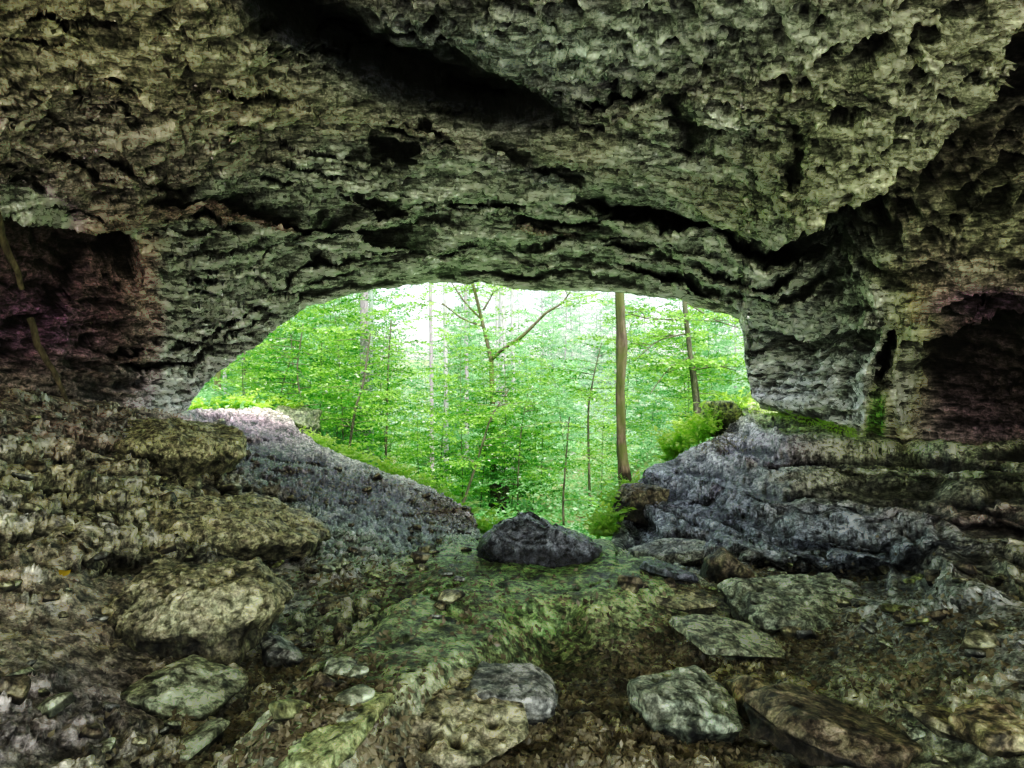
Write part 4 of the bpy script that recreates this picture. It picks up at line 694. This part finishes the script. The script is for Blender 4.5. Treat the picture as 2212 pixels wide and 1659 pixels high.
trunk_tree('forked_tree', [(1068, 1120, 18, 15), (1066, 1000, 18, 12), (1064, 860, 18, 12), (1061, 775, 18, 10)], BK, 'forked tree with two wide mossy limbs spreading above the saplings', [[(1061, 778, 18, 9), (1048, 720, 18, 8), (1032, 655, 18, 7), (1018, 600, 18, 7), (1008, 480, 18, 6)], [(1061, 778, 18, 8), (1085, 755, 17.8, 7), (1125, 730, 17.6, 8), (1160, 695, 17.4, 6), (1180, 675, 17.3, 6), (1215, 655, 17.2, 4), (1232, 630, 17.1, 3)], [(1040, 690, 18, 5), (1005, 655, 18, 4), (975, 610, 18, 3)], [(1046, 706, 18, 5), (1000, 690, 18, 4), (955, 655, 18, 3)], [(1044, 670, 18, 5), (1062, 640, 18, 3), (1070, 615, 18, 2)]], LN, 16, (.5, 1), 1.7, .09, 10, .1, 8)
trunk_tree('tall_violet_tree', [(788, 1060, 18, 22), (788, 900, 18, 19), (787, 750, 18, 19), (786, 600, 18, 17), (786, 300, 18, 14)], BV, 'thick grey violet trunk left of centre in the wood', k=14, nb=0, seed=11)
trunk_tree('lichen_tree', [(803, 1060, 19, 11), (802, 850, 19, 9), (802, 700, 19, 9), (800, 400, 19, 8)], bark_mat('bark_lichen', (0.16, 0.24, 0.18), (0.34, 0.46, 0.38)), 'thin green lichen covered trunk close beside the grey violet trunk', seed=12)
for px_, w_, Y, top, lb in [(961, 9, 24, 300, 'slim white trunk left of the forked tree'), (1085, 17, 23, 300, 'pale grey smooth trunk right behind the fork'), (1073, 7, 25, 300, 'thin white trunk between the fork and the pale grey trunk'), (1106, 9, 25, 300, 'white trunk rising right of the pale grey trunk'), (930, 8, 27, 300, 'dull grey trunk furthest left of the pale trunks'), (1006, 8, 28, 300, 'dark speckled thin trunk behind the left limb of the forked tree')]:
    trunk_tree('pale_trunk_tree' if 'dark' not in lb and 'dull' not in lb else 'grey_trunk_tree', [(px_ + 3, G(px_, Y), Y, w_ * 1.3), (px_ + 2, 800, Y, w_), (px_, 640, Y, w_ * .9), (px_ - 2, top, Y, w_ * .8)], BP if 'dark' not in lb and 'dull' not in lb else BV, lb, seed=int(px_))
trunk_tree('left_edge_tree', [(472, 905, 17, 16), (470, 830, 17, 14), (468, 700, 17, 13), (466, 400, 17, 12)], BK, 'reddish brown trunk at the far left of the opening', seed=21, nb=4, zr=(.5, 1))
trunk_tree('left_pale_tree', [(487, 905, 19, 9), (486, 830, 19, 8), (484, 700, 19, 8), (484, 400, 19, 8)], BP, 'narrow pale trunk touching the reddish brown trunk', seed=22)
trunk_tree('thin_dark_tree', [(533, 905, 16, 6), (529, 830, 16, 5), (527, 740, 16, 5), (522, 600, 16, 4)], BD, 'thin dark stem on the pink ledge at the left', seed=23, nb=10, zr=(.3, 1), bl=1.2)
for i, (ps, lb) in enumerate([([(750, 1010, 14.5, 7), (757, 950, 14.5, 6), (768, 880, 14.5, 6), (785, 830, 14.5, 5), (800, 720, 14.5, 3)], 'curved sapling leaning right over the dirt bank'), ([(655, 940, 13.5, 5), (652, 880, 13.5, 5), (640, 800, 13.5, 4), (655, 700, 13.5, 3)], 'sapling beside the dark mossy outcrop on the left'), ([(832, 1040, 17, 6), (835, 930, 17, 5), (838, 800, 17, 4), (845, 690, 17, 3)], 'straight sapling over the middle of the dirt bank'),
    ([(1276, 1150, 16, 7), (1272, 1000, 16, 6), (1270, 880, 16, 5), (1285, 800, 16, 3), (1300, 740, 16, 2)], 'straight sapling with V shaped top left of the mossy trunk'), ([(1219, 1175, 13.5, 6), (1216, 1080, 13.5, 5), (1222, 1000, 13.5, 4), (1230, 900, 13.5, 3)], 'small leafless stemmed sapling behind the black wet boulder'), ([(1120, 1150, 16, 5), (1118, 1050, 16, 4), (1125, 930, 16, 3), (1140, 850, 16, 2)], 'thin sapling in front of the forked tree'), ([(1000, 1090, 15, 7), (1030, 1000, 15, 5), (1060, 900, 15, 4), (1100, 840, 15, 3)], 'slanting sapling above the end of the dirt bank'), ([(600, 905, 15, 4), (610, 830, 15, 3), (640, 740, 15, 3)], 'leaning slender sapling behind the pink ledge')]):
    trunk_tree('sapling', ps, BD, lb, (), LN if i != 5 else LM, 20 if i != 4 else 7, (.3, 1), 1.25, .08, 7, .08, 60 + i, cat='sapling')
s_ = rock('tree_stump', 'dark broken mossy stump below the forked tree', 1078, 1130, 40, 90, .5, 77, rmat('stump', (0.05, 0.045, 0.03)), 'stump', 'block', 5, 0, 0, 0, .3, 1.5, Y=16.5)
# ground cover and ferns
def cover(name, label, n, fn, lsz, mat, hgt, kind='stuff'):
    x, y = fn(n); z = gz(x, y); c = np.stack([x, y, z + r_n.uniform(0, 1, n) ** 1.5 * hgt * (0.5 + fbm(np.stack([x, y, x * 0], 1) * .5, 3, 3))], 1); d = r_n.normal(size=(n, 3)); d[:, 2] = d[:, 2] * .3; nm = np.array([[0, 0, 1.]]) + r_n.normal(size=(n, 3)) * .45
    s = lsz * r_n.uniform(.6, 1.4, n); v, f = quads(c, d, nm, s, s * .6); o = mesh_np(name, v, f, mat, False); tag(o, label, kind=kind); return o
cover('undergrowth', 'low bright green undergrowth covering the forest floor', 90000, lambda n: (lambda Y: ((r_n.uniform(250, 1900, n) - CX) / F * Y, Y))(12.5 + 28 * r_n.uniform(0, 1, n) ** 1.3), .10, LM, .9)
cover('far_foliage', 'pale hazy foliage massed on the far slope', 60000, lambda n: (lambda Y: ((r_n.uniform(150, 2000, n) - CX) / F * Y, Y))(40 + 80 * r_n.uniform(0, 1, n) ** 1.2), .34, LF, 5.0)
FM = leaf_mat('fern_leaf', (0.34, 0.66, 0.04), (0.70, 0.95, 0.18), .5)
def fern_mesh(seed, nfr=9, L_=.45):
    r_ = np.random.default_rng(seed); C_, D_, N_, S_ = [], [], [], []; wd = MB()
    for i in range(nfr):
        az = i / nfr * 6.28 + r_.uniform(-.3, .3); d = np.array([math.cos(az), math.sin(az), 0]); t = np.linspace(.08, 1, 22)[:, None]; l = L_ * r_.uniform(.7, 1.15)
        pts_ = d * l * t + np.array([0, 0, 1.]) * l * (0.95 * t - 0.75 * t ** 2); wd.tube(pts_[::3], np.full(len(pts_[::3]), .003), 3); sd_ = np.cross(d, [0, 0, 1.])
        for sg in (-1, 1):
            s = l * .34 * np.sin(np.pi * (t[:, 0] * .85 + .12)) ** .8; dr = sd_ * sg + d * .35 + np.array([0, 0, -.15]); C_.append(pts_ + dr * s[:, None] * .5); D_.append(np.tile(dr, (22, 1))); N_.append(np.tile([0, 0, 1.], (22, 1)) + r_.normal(size=(22, 3)) * .12); S_.append(s)
    C_, D_, N_, S_ = map(np.concatenate, (C_, D_, N_, S_)); v, f = quads(C_, D_, N_, S_, S_ * .26); return wd.build('stalks', FM, link=False), mesh_np('fronds', v, f, FM, False, link=False)
FN = [fern_mesh(k) for k in range(3)]
def leafy_mesh(seed, n=46, H=.42):
    r_ = np.random.default_rng(seed); wd = MB(); C_, D_, N_, S_ = [], [], [], []
    for i in range(9):
        az = r_.uniform(0, 6.28); d = np.array([math.cos(az), math.sin(az), 0]); t = np.linspace(0, 1, 6)[:, None]; l = H * r_.uniform(.5, 1.1); pts_ = d * l * .8 * t ** 1.5 + np.array([0, 0, 1.]) * l * t * (1.15 - .4 * t); wd.tube(pts_, np.full(6, .004), 3)
        m = n // 9 + 3; a_ = r_.uniform(.25, 1, m); p_ = np.stack([np.interp(a_, t[:, 0], pts_[:, k]) for k in range(3)], 1); dd = r_.normal(size=(m, 3)); dd[:, 2] *= .3; dd += d * .6; dd /= np.linalg.norm(dd, axis=1)[:, None]; s = r_.uniform(.05, .11, m)
        C_.append(p_ + dd * s[:, None] * .5); D_.append(dd); N_.append(np.tile([0, 0, 1.], (m, 1)) + r_.normal(size=(m, 3)) * .45); S_.append(s)
    C_, D_, N_, S_ = map(np.concatenate, (C_, D_, N_, S_)); v, f = quads(C_, D_, N_, S_, S_ * .55); return wd.build('stems', FM, link=False), mesh_np('leaves', v, f, FM, False, link=False)
LP_ = [leafy_mesh(k) for k in range(4)]
def leafy(reg, n, seed, label, group, sc):
    r_ = random.Random(seed)
    for k in range(n):
        x0, y0, x1, y1, Y0, Y1 = r_.choice(reg); px_ = r_.uniform(x0, x1); t = (px_ - x0) / (x1 - x0); py_ = y0 + (y1 - y0) * t + r_.uniform(-10, 16); Y = Y0 + (Y1 - Y0) * t + r_.uniform(-.2, .4)
        e = bpy.data.objects.new('leafy_plant', None); COL.objects.link(e); e.location = P(px_, py_, Y); e.rotation_euler = (r_.uniform(-.2, .2), r_.uniform(-.2, .2), r_.uniform(0, 6)); s = r_.uniform(*sc); e.scale = (s,) * 3
        a, b_ = LP_[r_.randrange(4)]; obj('stem', a, e); obj('leaves', b_, e); tag(e, label, 'plant', group)
def ferns(reg, n, seed, label, group, sc, Yf=None):
    r_ = random.Random(seed)
    for k in range(n):
        x0, y0, x1, y1, Y0, Y1 = r_.choice(reg); px_, py_ = r_.uniform(x0, x1), None; t = (px_ - x0) / (x1 - x0); py_ = y0 + (y1 - y0) * t + r_.uniform(-8, 14); Y = Y0 + (Y1 - Y0) * t + r_.uniform(-.2, .3)
        e = bpy.data.objects.new('fern', None); COL.objects.link(e); e.location = P(px_, py_, Y); e.rotation_euler = (r_.uniform(-.2, .2), r_.uniform(-.2, .2), r_.uniform(0, 6)); s = r_.uniform(*sc); e.scale = (s,) * 3
        a, b_ = FN[r_.randrange(3)]; obj('stalk', a, e); obj('frond', b_, e); tag(e, label, 'fern', group)
ferns([(1285, 1165, 1330, 1120, 8.7, 8.9), (1330, 1110, 1372, 1050, 9.3, 9.8)], 8, 1, 'bright green fern at the foot of the right slope below the trunk', 'ferns below the mossy trunk', (.35, .7))
ferns([(1440, 985, 1600, 890, 11.0, 11.6), (1470, 960, 1600, 905, 12, 12.4)], 16, 2, 'lush light green fern on the crest of the right slope', 'ferns along the right crest', (.4, .85))
ferns([(680, 965, 860, 1030, 11.4, 10.6), (860, 1035, 1010, 1105, 10.6, 9.8)], 12, 3, 'small green fern along the upper edge of the dirt bank', 'ferns along the dirt bank', (.3, .6))
ferns([(1030, 1185, 1090, 1195, 9.6, 9.8)], 10, 4, 'pale broad fern left of the black wet boulder', 'ferns left of the wet boulder', (.7, 1.2))
ferns([(400, 888, 560, 886, 12.5, 12.9)], 14, 5, 'green fern behind the pink ledge', 'ferns behind the pink ledge', (.5, .9))
leafy([(1285, 1175, 1330, 1120, 8.7, 8.9), (1330, 1110, 1372, 1050, 9.3, 9.8)], 34, 11, 'low bright leafy plant rooted below the mossy trunk', 'leafy plants below the mossy trunk', (.5, .9))
leafy([(1440, 990, 1600, 895, 11.0, 11.6), (1470, 960, 1600, 905, 12, 12.4)], 90, 12, 'low bright leafy plant on the crest of the right slope', 'leafy plants along the right crest', (.6, 1.2))
leafy([(680, 968, 860, 1032, 11.4, 10.6), (860, 1035, 1010, 1110, 10.6, 9.8), (620, 940, 700, 975, 12.2, 11.6)], 90, 13, 'small leafy plant along the upper edge of the dirt bank', 'leafy plants along the dirt bank', (.35, .8))
leafy([(1025, 1150, 1090, 1195, 9.6, 9.8)], 14, 14, 'pale leafy plant left of the black wet boulder', 'leafy plants left of the wet boulder', (.7, 1.2))
leafy([(405, 890, 640, 884, 12.5, 13.2)], 40, 15, 'leafy plant behind the pink ledge', 'leafy plants behind the pink ledge', (.5, .9))
leafy([(1625, 872, 1850, 935, 10.9, 9.35)], 26, 16, 'tiny leafy plant at the foot of the right wall', 'tiny plants at the foot of the right wall', (.15, .3))
# grass strip at the right wall
n_ = 2200; gx = rng.uniform(1618, 1850, n_); gp = []
for x_ in gx:
    y_ = interp(SILL, np.array([x_]))[0] + rng.uniform(2, 26) ; gp.append(hit(x_, y_)[0])
gp = np.array(gp); d = rng.normal(size=(n_, 3)) * .5; d[:, 2] = 1; s = rng.uniform(.02, .06, n_); v, f = quads(gp + d * s[:, None] * .4, d, rng.normal(size=(n_, 3)), s, s * .18); o = mesh_np('grass', v, f, FM, False); tag(o, 'thin grass along the foot of the right wall', kind='stuff')
# ------------------------------------------------------------------ light and camera
SUN_EL, SUN_AZ = math.radians(60), math.radians(155)     # direction towards the sun, azimuth clockwise from +Y
w = bpy.data.worlds.new('World'); S.world = w; w.use_nodes = True; nt = w.node_tree; nt.nodes.clear()
sk_ = nt.nodes.new('ShaderNodeTexSky'); sk_.sky_type = 'NISHITA'; sk_.sun_disc = False; sk_.sun_elevation = SUN_EL; sk_.sun_rotation = SUN_AZ; sk_.dust_density = 3.0; sk_.air_density = 1.2
bg = nt.nodes.new('ShaderNodeBackground'); bg.inputs[1].default_value = SKY_STRENGTH; wo = nt.nodes.new('ShaderNodeOutputWorld')
hsv = nt.nodes.new('ShaderNodeHueSaturation'); hsv.inputs['Saturation'].default_value = 0.5; nt.links.new(sk_.outputs[0], hsv.inputs['Color']); nt.links.new(hsv.outputs[0], bg.inputs[0]); nt.links.new(bg.outputs[0], wo.inputs[0])
sd = Vector((math.sin(SUN_AZ) * math.cos(SUN_EL), math.cos(SUN_AZ) * math.cos(SUN_EL), math.sin(SUN_EL)))
ld = bpy.data.lights.new('sun', 'SUN'); ld.energy = 5.0; ld.angle = math.radians(0.5); ld.color = (1.0, 0.95, 0.86)
lo = bpy.data.objects.new('sun', ld); COL.objects.link(lo); lo.rotation_euler = sd.to_track_quat('Z', 'Y').to_euler(); lo.location = (0, -5, 20)
cd = bpy.data.cameras.new('camera'); cam = bpy.data.objects.new('camera', cd); COL.objects.link(cam); S.camera = cam
cd.sensor_width = 36; cd.lens = F / 2212 * 36; cd.clip_end = 1000; cd.clip_start = 0.05; cam.location = (0, 0, 0); cam.rotation_euler = (math.pi / 2, 0, 0)
S.view_settings.view_transform = 'Standard'; S.view_settings.look = 'None'; S.view_settings.exposure = 0; S.view_settings.gamma = 1.0
S.view_settings.use_curve_mapping = True; cm = S.view_settings.curve_mapping; cc = cm.curves[3]     # the phone's tone curve
for x_, y_ in ((0.02, 0.017), (0.06, 0.070), (0.14, 0.19), (0.36, 0.45)): cc.points.new(x_, y_)
cm.update()
S.render.engine = 'CYCLES'; cy = S.cycles; cy.max_bounces = 10; cy.diffuse_bounces = 8; cy.transmission_bounces = 4; cy.glossy_bounces = 3
cy.use_denoising = True; cy.sample_clamp_indirect = 6; cy.use_adaptive_sampling = False
